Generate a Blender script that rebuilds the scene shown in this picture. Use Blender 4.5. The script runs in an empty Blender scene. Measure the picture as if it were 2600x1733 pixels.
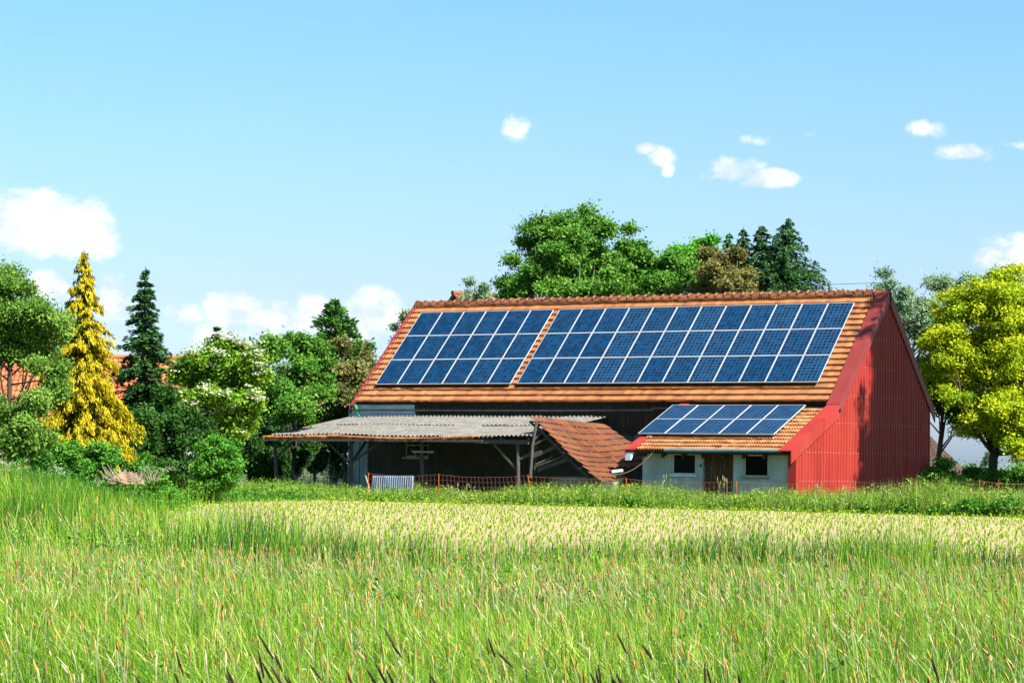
import bpy, math, random
import numpy as np
from mathutils import Matrix, Vector
rs = np.random.RandomState(7)
random.seed(7)
col = bpy.context.scene.collection
sc = bpy.context.scene

# ------------------------------------------------------------------ camera model
W, H = 2600, 1733
F, YAW, PITCH, ROLL = 6209.85, -.5426, .0488, .0139
C = np.array([52.9086, -81.4181, 1.65])
cY, sY = math.cos(YAW), math.sin(YAW)
fw = np.array([sY*math.cos(PITCH), cY*math.cos(PITCH), math.sin(PITCH)])
r0 = np.array([cY, -sY, 0.]); u0 = np.cross(r0, fw)
rt = math.cos(ROLL)*r0 + math.sin(ROLL)*u0
up = -math.sin(ROLL)*r0 + math.cos(ROLL)*u0
RH = np.array([cY, -sY]); FH = np.array([sY, cY])
def ray(x, y): return fw + (x-W/2)/F*rt - (y-H/2)/F*up
def at(x, y, t): return C + t*ray(x, y)
def on(x, y, n, d):
    v = ray(x, y); n = np.array(n, float); return C + (d-n@C)/(n@v)*v
def onY(x, y, Y): return on(x, y, (0, 1, 0), Y)
def ld2xy(l, d): return np.stack([C[0]+l*RH[0]+d*FH[0], C[1]+l*RH[1]+d*FH[1]], -1)
def xy2ld(x, y):
    dx, dy = x-C[0], y-C[1]
    return dx*RH[0]+dy*RH[1], dx*FH[0]+dy*FH[1]
def sst(a, b, x):
    t = np.clip((x-a)/(b-a), 0, 1); return t*t*(3-2*t)
def nz(x, y, s=1., k=0.):
    x = x/s; y = y/s
    return (np.sin(1.7*x+2.3*y+k)+np.sin(-2.9*x+1.3*y+1.7*k+1)+np.sin(4.1*x+.7*y+2.3*k+2)*.7
            + np.sin(1.1*x-5.3*y+3.1*k+4)*.6+np.sin(7.3*x+6.1*y+k*1.3)*.4)/3.7
GZ = .2
def terrain(l, d):
    hump = .82*sst(0, 4.5, -2.9-(d-25)*.19-l)*sst(34, 56, d)
    far = .0*d
    und = .03*nz(l, d, 6.)
    return GZ+hump+und*sst(-6, -12, l)+far

# ------------------------------------------------------------------ materials
def newmat(name):
    m = bpy.data.materials.new(name); m.use_nodes = True
    nt = m.node_tree; nt.nodes.clear()
    return m, nt, nt.nodes, nt.links
KALB = .5
def ramp(N, stops, albedo=True):
    n = N.new('ShaderNodeValToRGB'); e = n.color_ramp.elements; stops = [(p, tuple(v*KALB for v in c)) for p, c in stops] if albedo else stops
    while len(e) < len(stops): e.new(.5)
    for i, (p, c) in enumerate(stops):
        e[i].position = p; e[i].color = (*c, 1)
    return n
def mat(name, c1, c2=None, scale=4., rough=.8, bump=0., bscale=None, metal=0., c3=None, stretch=None, spec=.3, detail=6):
    m, nt, N, L = newmat(name)
    o = N.new('ShaderNodeOutputMaterial'); b = N.new('ShaderNodeBsdfPrincipled')
    L.new(b.outputs[0], o.inputs[0])
    b.inputs['Roughness'].default_value = rough; b.inputs['Metallic'].default_value = metal
    b.inputs['Specular IOR Level'].default_value = spec
    tc = N.new('ShaderNodeTexCoord'); vec = tc.outputs['Object']
    if stretch:
        mp = N.new('ShaderNodeMapping'); mp.inputs['Scale'].default_value = stretch
        L.new(vec, mp.inputs[0]); vec = mp.outputs[0]
    if c2 is None: c2 = tuple(v*.8 for v in c1)
    n = N.new('ShaderNodeTexNoise'); n.inputs['Scale'].default_value = scale; n.inputs['Detail'].default_value = detail
    n.inputs['Roughness'].default_value = .65
    L.new(vec, n.inputs['Vector'])
    st = [(.3, c2), (.62, c1)] if c3 is None else [(.3, c2), (.52, c1), (.68, c3)]
    r = ramp(N, st); L.new(n.outputs[0], r.inputs[0]); L.new(r.outputs[0], b.inputs['Base Color'])
    if bump:
        n2 = N.new('ShaderNodeTexNoise'); n2.inputs['Scale'].default_value = bscale or scale*4; n2.inputs['Detail'].default_value = 5
        L.new(vec, n2.inputs['Vector'])
        bp = N.new('ShaderNodeBump'); bp.inputs['Strength'].default_value = bump; bp.inputs['Distance'].default_value = .02
        L.new(n2.outputs[0], bp.inputs['Height']); L.new(bp.outputs[0], b.inputs['Normal'])
    return m
def leafmat(name, stops, trans=.35, rough=.6, spec=.1, gain=1.):
    stops = [(p, tuple(v*gain for v in c)) for p, c in stops]
    m, nt, N, L = newmat(name)
    o = N.new('ShaderNodeOutputMaterial'); b = N.new('ShaderNodeBsdfPrincipled'); t = N.new('ShaderNodeBsdfTranslucent')
    mx = N.new('ShaderNodeMixShader'); mx.inputs[0].default_value = trans
    a = N.new('ShaderNodeAttribute'); a.attribute_name = 'v'
    r = ramp(N, stops); L.new(a.outputs['Fac'], r.inputs[0])
    L.new(r.outputs[0], b.inputs['Base Color']); L.new(r.outputs[0], t.inputs['Color'])
    b.inputs['Roughness'].default_value = rough; b.inputs['Specular IOR Level'].default_value = spec
    L.new(b.outputs[0], mx.inputs[1]); L.new(t.outputs[0], mx.inputs[2]); L.new(mx.outputs[0], o.inputs[0])
    return m
def tilemat(name, c_lo, c_mid, c_hi, stain, tw=.2, rh=.31, rough=.6, stain_amt=.5):
    m, nt, N, L = newmat(name)
    o = N.new('ShaderNodeOutputMaterial'); b = N.new('ShaderNodeBsdfPrincipled'); L.new(b.outputs[0], o.inputs[0])
    b.inputs['Roughness'].default_value = rough; b.inputs['Specular IOR Level'].default_value = .35
    uv = N.new('ShaderNodeUVMap'); uv.uv_map = 'UVMap'
    fl = N.new('ShaderNodeVectorMath'); fl.operation = 'FLOOR'; L.new(uv.outputs[0], fl.inputs[0])
    wn = N.new('ShaderNodeTexWhiteNoise'); wn.noise_dimensions = '2D'; L.new(fl.outputs[0], wn.inputs[0])
    r = ramp(N, [(0., c_lo), (.45, c_mid), (1., c_hi)]); L.new(wn.outputs[0], r.inputs[0])
    tc = N.new('ShaderNodeTexCoord')
    n = N.new('ShaderNodeTexNoise'); n.inputs['Scale'].default_value = 1.3; n.inputs['Detail'].default_value = 8; n.inputs['Roughness'].default_value = .75
    L.new(tc.outputs['Object'], n.inputs['Vector'])
    rr = ramp(N, [(.5, (0, 0, 0)), (.75, (1, 1, 1))], False); L.new(n.outputs[0], rr.inputs[0])
    ml = N.new('ShaderNodeMath'); ml.operation = 'MULTIPLY'; ml.inputs[1].default_value = stain_amt; L.new(rr.outputs[0], ml.inputs[0])
    mx = N.new('ShaderNodeMix'); mx.data_type = 'RGBA'
    L.new(ml.outputs[0], mx.inputs[0]); L.new(r.outputs[0], mx.inputs[6]); mx.inputs[7].default_value = (*[v*KALB for v in stain], 1)
    L.new(mx.outputs[2], b.inputs['Base Color'])
    n2 = N.new('ShaderNodeTexNoise'); n2.inputs['Scale'].default_value = 30; L.new(tc.outputs['Object'], n2.inputs['Vector'])
    bp = N.new('ShaderNodeBump'); bp.inputs['Strength'].default_value = .25; bp.inputs['Distance'].default_value = .01
    L.new(n2.outputs[0], bp.inputs['Height']); L.new(bp.outputs[0], b.inputs['Normal'])
    return m
def panelmat(name, grid):
    m, nt, N, L = newmat(name)
    o = N.new('ShaderNodeOutputMaterial'); b = N.new('ShaderNodeBsdfPrincipled'); L.new(b.outputs[0], o.inputs[0])
    b.inputs['Roughness'].default_value = .22; b.inputs['Specular IOR Level'].default_value = .45
    uv = N.new('ShaderNodeUVMap'); uv.uv_map = 'UVMap'
    oi = N.new('ShaderNodeObjectInfo')
    ad = N.new('ShaderNodeVectorMath'); ad.operation = 'ADD'
    fl = N.new('ShaderNodeVectorMath'); fl.operation = 'FLOOR'; L.new(uv.outputs[0], fl.inputs[0])
    cm = N.new('ShaderNodeCombineXYZ'); L.new(oi.outputs['Random'], cm.inputs[2])
    ml = N.new('ShaderNodeVectorMath'); ml.operation = 'SCALE'; ml.inputs[3].default_value = 97.; L.new(cm.outputs[0], ml.inputs[0])
    L.new(fl.outputs[0], ad.inputs[0]); L.new(ml.outputs[0], ad.inputs[1])
    wn = N.new('ShaderNodeTexWhiteNoise'); wn.noise_dimensions = '3D'; L.new(ad.outputs[0], wn.inputs[0])
    ad2 = N.new('ShaderNodeVectorMath'); ad2.operation = 'ADD'; L.new(uv.outputs[0], ad2.inputs[0]); L.new(ml.outputs[0], ad2.inputs[1])
    n = N.new('ShaderNodeTexNoise'); n.inputs['Scale'].default_value = .9; n.inputs['Detail'].default_value = 5; L.new(ad2.outputs[0], n.inputs['Vector'])
    base = ramp(N, [(0., (.001, .022, .07)), (.5, (.001, .036, .105)), (.93, (.002, .055, .15)), (1., (.02, .03, .1))])
    L.new(wn.outputs[0], base.inputs[0])
    pr = ramp(N, [(.54, (0, 0, 0)), (.72, (.7, .7, .7))], False); L.new(n.outputs[0], pr.inputs[0])
    mx = N.new('ShaderNodeMix'); mx.data_type = 'RGBA'; L.new(pr.outputs[0], mx.inputs[0]); L.new(base.outputs[0], mx.inputs[6])
    mx.inputs[7].default_value = (.012, .016, .055, 1)
    fr = N.new('ShaderNodeVectorMath'); fr.operation = 'FRACTION'; L.new(uv.outputs[0], fr.inputs[0])
    sp = N.new('ShaderNodeSeparateXYZ'); L.new(fr.outputs[0], sp.inputs[0])
    outs = []
    for i in (0, 1):
        c = N.new('ShaderNodeMath'); c.operation = 'LESS_THAN'; c.inputs[1].default_value = .07; L.new(sp.outputs[i], c.inputs[0]); outs.append(c)
    mxx = N.new('ShaderNodeMath'); mxx.operation = 'MAXIMUM'; L.new(outs[0].outputs[0], mxx.inputs[0]); L.new(outs[1].outputs[0], mxx.inputs[1])
    g = N.new('ShaderNodeMath'); g.operation = 'MULTIPLY'; L.new(mxx.outputs[0], g.inputs[0])
    rg = N.new('ShaderNodeMapRange'); rg.inputs[3].default_value = grid*.35; rg.inputs[4].default_value = grid
    L.new(oi.outputs['Random'], rg.inputs[0]); L.new(rg.outputs[0], g.inputs[1])
    mx2 = N.new('ShaderNodeMix'); mx2.data_type = 'RGBA'; L.new(g.outputs[0], mx2.inputs[0]); L.new(mx.outputs[2], mx2.inputs[6])
    mx2.inputs[7].default_value = (.09, .17, .24, 1)
    L.new(mx2.outputs[2], b.inputs['Base Color'])
    return m
M = {}
M['tile'] = tilemat('orange_clay_tile', (.25, .076, .018), (.37, .125, .025), (.48, .18, .046), (.15, .065, .03), stain_amt=.6)
M['tile_lean'] = tilemat('pale_orange_clay_tile', (.33, .125, .04), (.44, .18, .058), (.54, .25, .1), (.26, .14, .09), stain_amt=.5)
M['tile_old'] = tilemat('weathered_red_clay_tile', (.19, .065, .03), (.28, .09, .034), (.36, .125, .045), (.13, .095, .08), rough=.8, stain_amt=.8)
M['tile_house'] = tilemat('bright_orange_roof_tile', (.5, .13, .05), (.6, .17, .065), (.68, .23, .09), (.35, .1, .05), stain_amt=.3)
M['tile_brown'] = tilemat('old_brown_roof_tile', (.14, .08, .06), (.2, .12, .09), (.3, .2, .16), (.1, .06, .05), rough=.85)
M['ridge'] = mat('ridge_tile_clay', (.4, .14, .06), (.12, .05, .035), 2.5, .7, .3, 20, c3=(.5, .2, .09))
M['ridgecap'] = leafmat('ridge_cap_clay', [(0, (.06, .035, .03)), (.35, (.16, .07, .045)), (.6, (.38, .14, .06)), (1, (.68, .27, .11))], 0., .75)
M['redmetal'] = mat('red_corrugated_metal', (.47, .046, .033), (.34, .03, .025), 1.6, .5, 0, spec=.15, stretch=(1, 1, .16), c3=(.46, .062, .042), detail=9)
M['redtrim'] = mat('dark_red_trim_metal', (.34, .055, .05), (.26, .04, .038), 1.5, .5, spec=.2)
M['screw'] = mat('pale_screw_cap', (.75, .6, .55), rough=.5)
M['whitemetal'] = mat('light_blue_grey_metal', (1.1, 1.35, 1.5), (.8, 1.02, 1.2), 2., .5, spec=.4)
M['gutter'] = mat('zinc_gutter', (.3, .33, .35), (.14, .16, .18), 2., .45, metal=.4)
M['darkgutter'] = mat('dark_gutter', (.02, .02, .022), (.012, .012, .014), 2., .4)
M['greenpipe'] = mat('green_plastic_pipe', (.0, .42, .17), (.0, .33, .13), 3., .4)
M['tealpipe'] = mat('teal_grey_pipe', (.2, .36, .4), (.13, .25, .29), 3., .5)
M['wood_dark'] = mat('dark_weathered_boards', (.08, .05, .035), (.03, .018, .013), 3., .9, .5, stretch=(8, 8, .5), c3=(.16, .1, .07))
M['wood_door'] = mat('brown_door_boards', (.13, .055, .024), (.035, .016, .01), 3., .8, .4, stretch=(9, 9, .5), c3=(.34, .18, .09))
M['wood_grey'] = mat('grey_weathered_timber', (.15, .14, .13), (.07, .06, .055), 4., .9, .5, stretch=(6, 6, 1))
M['wood_pale'] = mat('pale_timber', (.55, .45, .3), (.4, .3, .2), 4., .8)
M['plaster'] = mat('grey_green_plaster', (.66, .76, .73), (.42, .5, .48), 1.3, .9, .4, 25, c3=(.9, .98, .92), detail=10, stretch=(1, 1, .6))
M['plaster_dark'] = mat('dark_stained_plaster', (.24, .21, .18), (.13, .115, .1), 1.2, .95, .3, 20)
M['concrete'] = mat('pale_concrete', (.42, .4, .36), (.28, .27, .25), 2.5, .9, .4, 30)
M['fibre'] = mat('grey_fibre_cement_sheet', (.21, .2, .18), (.12, .115, .1), 3., .95, .5, 12, c3=(.28, .265, .24), detail=10)
M['fibre_edge'] = M['fibre']
M['glass'] = mat('dark_window_glass', (.006, .01, .012), (.003, .006, .007), 1., .1, spec=.1)
M['frame_alu'] = mat('white_aluminium_frame', (.62, .64, .66), (.5, .52, .55), 3., .4)
M['winframe'] = mat('white_grey_window_frame', (1.2, 1.3, 1.28), (.9, 1., .98), 4., .6)
M['pv_back'] = mat('panel_back_sheet', (.05, .05, .055), rough=.7)
M['pv_a'] = panelmat('solar_cell_blue', .28)
M['pv_b'] = panelmat('solar_cell_blue_grid', .6)
M['orange'] = mat('orange_plastic_post', (.8, .17, .03), (.65, .12, .02), 5., .45)
M['net'] = mat('orange_netting_twine', (.55, .2, .14), (.4, .13, .09), 9., .7)
M['bluesheet'] = mat('blue_grey_corrugated_sheet', (.3, .4, .56), (.17, .24, .38), 2., .5, stretch=(3, 3, .6), c3=(.45, .53, .64))
M['bark'] = mat('brown_bark', (.13, .1, .075), (.06, .045, .035), 5., .95, .6, 20, stretch=(3, 3, .6))
M['bark_grey'] = mat('grey_bark', (.28, .26, .23), (.13, .12, .1), 5., .95, .5, 20, stretch=(3, 3, .6))
M['twig'] = mat('dry_grey_twig', (.42, .4, .38), (.24, .22, .21), 6., .9)
M['straw'] = mat('dry_straw_stalk', (.6, .52, .38), (.45, .36, .25), 6., .9)
M['dirt'] = mat('bare_reddish_dirt', (.42, .28, .18), (.26, .16, .1), 3., .95, .6, 15)
M['soil'] = mat('pale_dry_soil', (.5, .4, .2), (.4, .31, .15), 1.2, .95, .8, 9, c3=(.58, .48, .27), detail=9)
M['ground'] = mat('grassy_earth', (.09, .14, .03), (.05, .085, .02), .7, .95, .5, 8, c3=(.14, .19, .045))
M['wall_white'] = mat('white_house_wall', (.6, .58, .53), (.5, .48, .44), 1., .9)
M['cable'] = mat('olive_cable', (.25, .24, .12), rough=.6)
M['black'] = mat('black_rubber', (.015, .015, .015), rough=.6)
M['poppy'] = mat('poppy_red_petal', (.75, .03, .01), (.6, .02, .01), 5., .6)
M['stem'] = mat('green_stem', (.1, .2, .03), rough=.7)
G = lambda *a: a
M['lf_larch'] = leafmat('larch_foliage', [(0, (.05, .12, .02)), (.5, (.13, .27, .035)), (1, (.28, .42, .08))], gain=1.6)
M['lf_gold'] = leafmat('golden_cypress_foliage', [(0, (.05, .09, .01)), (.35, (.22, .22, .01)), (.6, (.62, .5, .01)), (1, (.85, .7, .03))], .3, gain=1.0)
M['lf_spruce'] = leafmat('dark_spruce_needles', [(0, (.015, .05, .016)), (.6, (.045, .13, .03)), (1, (.1, .22, .055))], .12, gain=1.45)
M['lf_elder'] = leafmat('elder_foliage', [(0, (.05, .18, .015)), (.5, (.2, .42, .03)), (1, (.45, .62, .07))], .35, gain=1.2)
M['lf_fir'] = leafmat('fir_foliage', [(0, (.02, .07, .015)), (.45, (.06, .2, .03)), (1, (.15, .38, .05))], .2, gain=1.5)
M['lf_firbrown'] = leafmat('browning_fir_foliage', [(0, (.07, .05, .02)), (.4, (.13, .16, .04)), (.8, (.25, .25, .07)), (1, (.42, .26, .11))], .2, gain=1.35)
M['lf_green'] = leafmat('green_broadleaf', [(0, (.03, .12, .015)), (.5, (.1, .28, .03)), (1, (.24, .45, .06))], .3, gain=1.35)
M['lf_dark'] = leafmat('dark_green_broadleaf', [(0, (.015, .06, .014)), (.6, (.05, .16, .022)), (1, (.12, .28, .04))], .25)
M['lf_bright'] = leafmat('bright_green_broadleaf', [(0, (.06, .24, .015)), (.5, (.13, .48, .03)), (1, (.28, .62, .07))], .35, gain=1.3)
M['lf_brown'] = leafmat('brownish_foliage', [(0, (.08, .07, .025)), (.5, (.2, .2, .05)), (1, (.36, .3, .1))], .3, gain=1.35)
M['lf_yellow'] = leafmat('yellow_green_foliage', [(0, (.08, .24, .012)), (.4, (.33, .49, .015)), (.75, (.7, .76, .025)), (1, (.95, .92, .04))], .4, gain=1.3)
M['lf_pale'] = leafmat('pale_grey_green_foliage', [(0, (.13, .26, .12)), (.5, (.24, .38, .2)), (1, (.42, .54, .32))], .35, gain=1.35)
M['lf_hedge'] = leafmat('hedge_foliage', [(0, (.03, .13, .018)), (.5, (.1, .33, .03)), (1, (.22, .5, .06))], .3, gain=1.25)
M['bloom'] = leafmat('cream_white_blossom', [(0, (.55, .6, .35)), (1, (.85, .85, .68))], .3, gain=1.25)
M['grass'] = leafmat('meadow_grass', [(0, (.012, .06, .006)), (.26, (.05, .21, .01)), (.5, (.18, .47, .015)), (.77, (.45, .74, .035)), (1, (.92, .96, .26))], .35)
M['grassdark'] = leafmat('dark_tuft_grass', [(0, (.012, .07, .012)), (.45, (.04, .2, .02)), (.8, (.12, .38, .025)), (1, (.3, .6, .05))], .3)
M['weed'] = leafmat('verge_weeds', [(0, (.03, .16, .015)), (.35, (.14, .38, .03)), (.7, (.4, .62, .07)), (1, (.78, .85, .26))], .35)
M['corn'] = leafmat('maize_seedling_leaf', [(0, (.12, .32, .015)), (.5, (.33, .56, .02)), (1, (.7, .8, .06))], .4, gain=1.35)
M['head'] = leafmat('orange_tan_seed_head', [(0, (.12, .06, .03)), (.25, (.3, .15, .05)), (.5, (.66, .38, .08)), (.75, (.8, .58, .18)), (1, (.9, .84, .5))], .25)
M['darkhead'] = leafmat('dark_purple_seed_head', [(0, (.012, .012, .012)), (.6, (.03, .026, .02)), (1, (.07, .045, .028))], .15)
M['palestem'] = leafmat('pale_grass_stalk', [(0, (.35, .42, .14)), (.5, (.55, .6, .3)), (1, (.75, .74, .52))], .3)

# ------------------------------------------------------------------ objects
def tag(o, label=None, cat=None, group=None, kind=None):
    if label: o['label'] = label
    if cat: o['category'] = cat
    if group: o['group'] = group
    if kind: o['kind'] = kind
    return o
def empty(name, loc, label=None, cat=None, group=None, rot=None):
    o = bpy.data.objects.new(name, None); col.objects.link(o); o.location = tuple(loc); o.empty_display_size = .1
    if rot: o.rotation_euler = rot
    return tag(o, label, cat, group)
def wloc(o):
    v = np.zeros(3)
    while o is not None: v += np.array(o.location); o = o.parent
    return v
class MB:
    def __init__(s): s.v = []; s.f = []; s.n = 0
    def add(s, v, f):
        v = np.asarray(v, float); s.v.append(v); s.f.extend([tuple(int(i)+s.n for i in q) for q in f]); s.n += len(v); return s
    def box(s, lo, hi):
        x0, y0, z0 = lo; x1, y1, z1 = hi
        v = [(x0, y0, z0), (x1, y0, z0), (x1, y1, z0), (x0, y1, z0), (x0, y0, z1), (x1, y0, z1), (x1, y1, z1), (x0, y1, z1)]
        return s.add(v, [(0, 3, 2, 1), (4, 5, 6, 7), (0, 1, 5, 4), (1, 2, 6, 5), (2, 3, 7, 6), (3, 0, 4, 7)])
    def beam(s, a, b, w, h, upv=(0, 0, 1)):
        a = np.array(a, float); b = np.array(b, float); t = b-a; t /= np.linalg.norm(t)
        x = np.cross(t, upv)
        if np.linalg.norm(x) < 1e-3: x = np.cross(t, (1, 0, 0))
        x /= np.linalg.norm(x); y = np.cross(x, t)
        v = [p+sx*x*w/2+sy*y*h/2 for p in (a, b) for sx, sy in ((-1, -1), (1, -1), (1, 1), (-1, 1))]
        return s.add(v, [(0, 3, 2, 1), (4, 5, 6, 7), (0, 1, 5, 4), (1, 2, 6, 5), (2, 3, 7, 6), (3, 0, 4, 7)])
    def tube(s, pts, rad, n=6):
        pts = np.array(pts, float); m = len(pts); rad = np.broadcast_to(np.array(rad, float), (m,))
        V = []
        t = np.gradient(pts, axis=0) if m > 2 else np.array([pts[1]-pts[0]]*2)
        for i in range(m):
            d = t[i]/(np.linalg.norm(t[i])+1e-9); x = np.cross(d, (0.13, .21, 1)) if abs(d[2]) < .95 else np.cross(d, (1, .1, 0))
            x /= np.linalg.norm(x); y = np.cross(d, x)
            for k in range(n):
                a = 2*math.pi*k/n; V.append(pts[i]+rad[i]*(math.cos(a)*x+math.sin(a)*y))
        Fc = [(i*n+k, i*n+(k+1) % n, (i+1)*n+(k+1) % n, (i+1)*n+k) for i in range(m-1) for k in range(n)]
        Fc += [tuple(range(n-1, -1, -1)), tuple((m-1)*n+k for k in range(n))]
        return s.add(V, Fc)
    def sweep(s, prof, caps=True):  # prof: list of equal-length loops
        n = len(prof[0]); V = [p for l in prof for p in l]
        Fc = [(i*n+k, i*n+(k+1) % n, (i+1)*n+(k+1) % n, (i+1)*n+k) for i in range(len(prof)-1) for k in range(n)]
        if caps: Fc += [tuple(range(n-1, -1, -1)), tuple((len(prof)-1)*n+k for k in range(n))]
        return s.add(V, Fc)
    def grid(s, P, uv=None):  # P (a,b,3)
        a, b = P.shape[:2]; I = np.arange(a*b).reshape(a, b)
        q = np.stack([I[:-1, :-1], I[:-1, 1:], I[1:, 1:], I[1:, :-1]], -1).reshape(-1, 4)
        return s.add(P.reshape(-1, 3), q)
    def build(s, name, m, parent=None, smooth=False, local=False):
        v = np.concatenate(s.v)
        if parent is not None and not local: v = v-wloc(parent)
        me = bpy.data.meshes.new(name); me.from_pydata([tuple(p) for p in v], [], s.f)
        me.materials.append(m)
        if smooth: me.polygons.foreach_set('use_smooth', [True]*len(me.polygons))
        o = bpy.data.objects.new(name, me); col.objects.link(o)
        if parent is not None: o.parent = parent
        return o
def fastmesh(name, V, Fq, m, val=None, parent=None, uv=None, smooth=False, nper=4):
    """V (n,3); Fq (k,nper)"""
    V = np.asarray(V, np.float32)
    if parent is not None: V = V-wloc(parent).astype(np.float32)
    me = bpy.data.meshes.new(name); k = len(Fq)
    me.vertices.add(len(V)); me.vertices.foreach_set('co', V.ravel())
    me.loops.add(k*nper); me.loops.foreach_set('vertex_index', np.asarray(Fq, np.int32).ravel())
    me.polygons.add(k); me.polygons.foreach_set('loop_start', np.arange(k, dtype=np.int32)*nper)
    me.polygons.foreach_set('loop_total', np.full(k, nper, np.int32))
    me.polygons.foreach_set('use_smooth', np.full(k, bool(smooth)))
    me.materials.append(m); me.update(calc_edges=True)
    if val is not None:
        a = me.attributes.new('v', 'FLOAT', 'FACE'); a.data.foreach_set('value', np.asarray(val, np.float32))
    if uv is not None:
        l = me.uv_layers.new(name='UVMap'); l.data.foreach_set('uv', np.asarray(uv, np.float32)[np.asarray(Fq).ravel()].ravel())
    o = bpy.data.objects.new(name, me); col.objects.link(o)
    if parent is not None: o.parent = parent
    return o

# ------------------------------------------------------------------ roof tile sheet
def tiles(name, x0, x1, s0, s1, fr, m, parent, ripple=.1, row=.31, amp=.036, step=.075, per=6, tw=2, jit=.007, mask=None):
    """fr(x,s,h)->world; s runs down-slope"""
    nr = int(math.ceil((s1-s0)/row-1e-6)); nx = int(round((x1-x0)/ripple))*per+1
    xs = np.linspace(x0, x1, nx); V = []; UV = []
    rj = rs.randn(nr+1, nx//(per*tw)+2)*jit
    ti = (np.arange(nx)//(per*tw))
    for i in range(nr):
        a = s0+i*row; b = min(s1, s0+(i+1)*row)+.0
        off = amp*np.cos((xs-x0)/ripple*2*math.pi-1.2)
        off = off+.35*amp*np.cos(2*((xs-x0)/ripple*2*math.pi)-1.2)
        for (sv, hb, e) in ((a+.002, 0., .02), (b, step, .98)):
            hh = off+hb+rj[i, ti]*(1 if hb else .5)
            V.append(np.stack([xs, np.full(nx, sv)+(rj[i, ti]*1.5 if hb else 0), hh], -1))
            UV.append(np.stack([(xs-x0)/(ripple*tw), np.full(nx, i+e)], -1))
    V = np.array(V); UV = np.array(UV)
    A = V.reshape(-1, 3); Wd = fr(A[:, 0], A[:, 1], A[:, 2])
    n2, I = V.shape[0], np.arange(V.shape[0]*nx).reshape(V.shape[0], nx)
    q = np.stack([I[:-1, :-1], I[1:, :-1], I[1:, 1:], I[:-1, 1:]], -1).reshape(-1, 4)
    if mask is not None:
        cx = A[q, 0].mean(1); cs = A[q, 1].mean(1); q = q[mask(cx, cs)]
    return fastmesh(name, Wd, q, m, parent=parent, uv=UV.reshape(-1, 2))

# ------------------------------------------------------------------ foliage
def unit(v): return v/(np.linalg.norm(v, axis=-1, keepdims=True)+1e-9)
def quads(c, t, b, L, Wd):
    """rhombus leaves"""
    L = L[:, None]; Wd = Wd[:, None]
    V = np.stack([c-t*L/2, c+b*Wd/2-t*L*.05, c+t*L/2, c-b*Wd/2-t*L*.05], 1).reshape(-1, 3)
    return V, np.arange(len(V)).reshape(-1, 4)
def frame_dirs(n, rnd=rs):
    n = unit(n); a = unit(rnd.randn(*n.shape)); t = unit(np.cross(n, a)); return t, np.cross(n, t)
def ell(px, py, rx, ry, d, rd=None):
    c = at(px, py, d); k = d/F
    return (c, np.array([rx*k, (rd if rd else rx)*k, ry*k]))
def pxbase(px, d):
    p = at(px, 1170, d); l, dd = xy2ld(p[0], p[1]); return np.array([p[0], p[1], float(terrain(l, dd))])
def crown(ells, nclump, per, lsize, clump_r, rnd, upb=.5, fill=.5, flat=.7, bsize=.17):
    vol = np.array([np.prod(e[1])**(2/3) for e in ells]); pr_ = vol/vol.sum()
    nb = max(10, nclump//13)
    bi = rnd.choice(len(ells), nb, p=pr_); bd = unit(rnd.randn(nb, 3)); bd[:, 2] = bd[:, 2]*.9+.1
    br = fill+(1.06-fill)*rnd.rand(nb)**.55
    br = np.where(rnd.rand(nb) < .16, br*1.13, br)
    ce = np.array([e[0] for e in ells]); ra = np.array([e[1] for e in ells])
    bl = bd*ra[bi]*br[:, None]; bs = bsize*np.exp(np.log(ra[bi]).mean(1))*rnd.uniform(.7, 1.5, nb)
    k = np.repeat(np.arange(nb), 13); idx = bi[k]; nclump = len(k)
    loc = bl[k]+unit(rnd.randn(nclump, 3))*(rnd.rand(nclump)**.5)[:, None]*bs[k][:, None]*np.array([1.25, 1.25, .8])
    cc = ce[idx]+loc[:, :1]*np.append(RH, 0)+loc[:, 1:2]*np.append(FH, 0)+np.stack([0*loc[:, 0], 0*loc[:, 0], loc[:, 2]], -1)
    out = unit(cc-ce[idx])
    cr = clump_r*rnd.uniform(.55, 1.3, nclump)
    P = np.repeat(cc, per, 0)+rnd.randn(nclump*per, 3)*np.repeat(cr, per)[:, None]*np.array([1, 1, flat])*.55
    n = rnd.randn(nclump*per, 3)*.7+np.repeat(out, per, 0)*.45+np.array([0, 0, upb])
    t, b = frame_dirs(n, rnd)
    L = lsize*rnd.uniform(.6, 1.5, len(P)); Wd = L*rnd.uniform(.45, .75, len(P))
    V, Fq = quads(P, t, b, L, Wd)
    bv = rnd.normal(.45, .14, nb)[k]
    cv = np.repeat(np.clip(bv+rnd.normal(0, .12, nclump), 0, 1), per)
    val = np.clip(cv*.7+rnd.rand(len(P))*.42, 0, 1)
    return V, Fq, val, cc
def trunk_mesh(base, top, r, limbs, rnd, lr=.35):
    m = MB(); base = np.array(base, float); top = np.array(top, float)
    n = 6; ts = np.linspace(0, 1, n); off = rnd.randn(n, 3)*.12*r*2; off[0] = 0
    pts = base+(top-base)*ts[:, None]+off; m.tube(pts, r*(1-.8*ts)+.01, 8)
    for tgt in limbs:
        t0 = rnd.uniform(.25, .85); p0 = base+(top-base)*t0; mid = (p0+tgt)/2+np.array([0, 0, -.12*np.linalg.norm(tgt-p0)])+rnd.randn(3)*.1
        m.tube([p0, mid, tgt], [r*lr*(1.1-t0)+.012, r*lr*.6*(1.1-t0)+.01, .008], 5)
    return m
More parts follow.
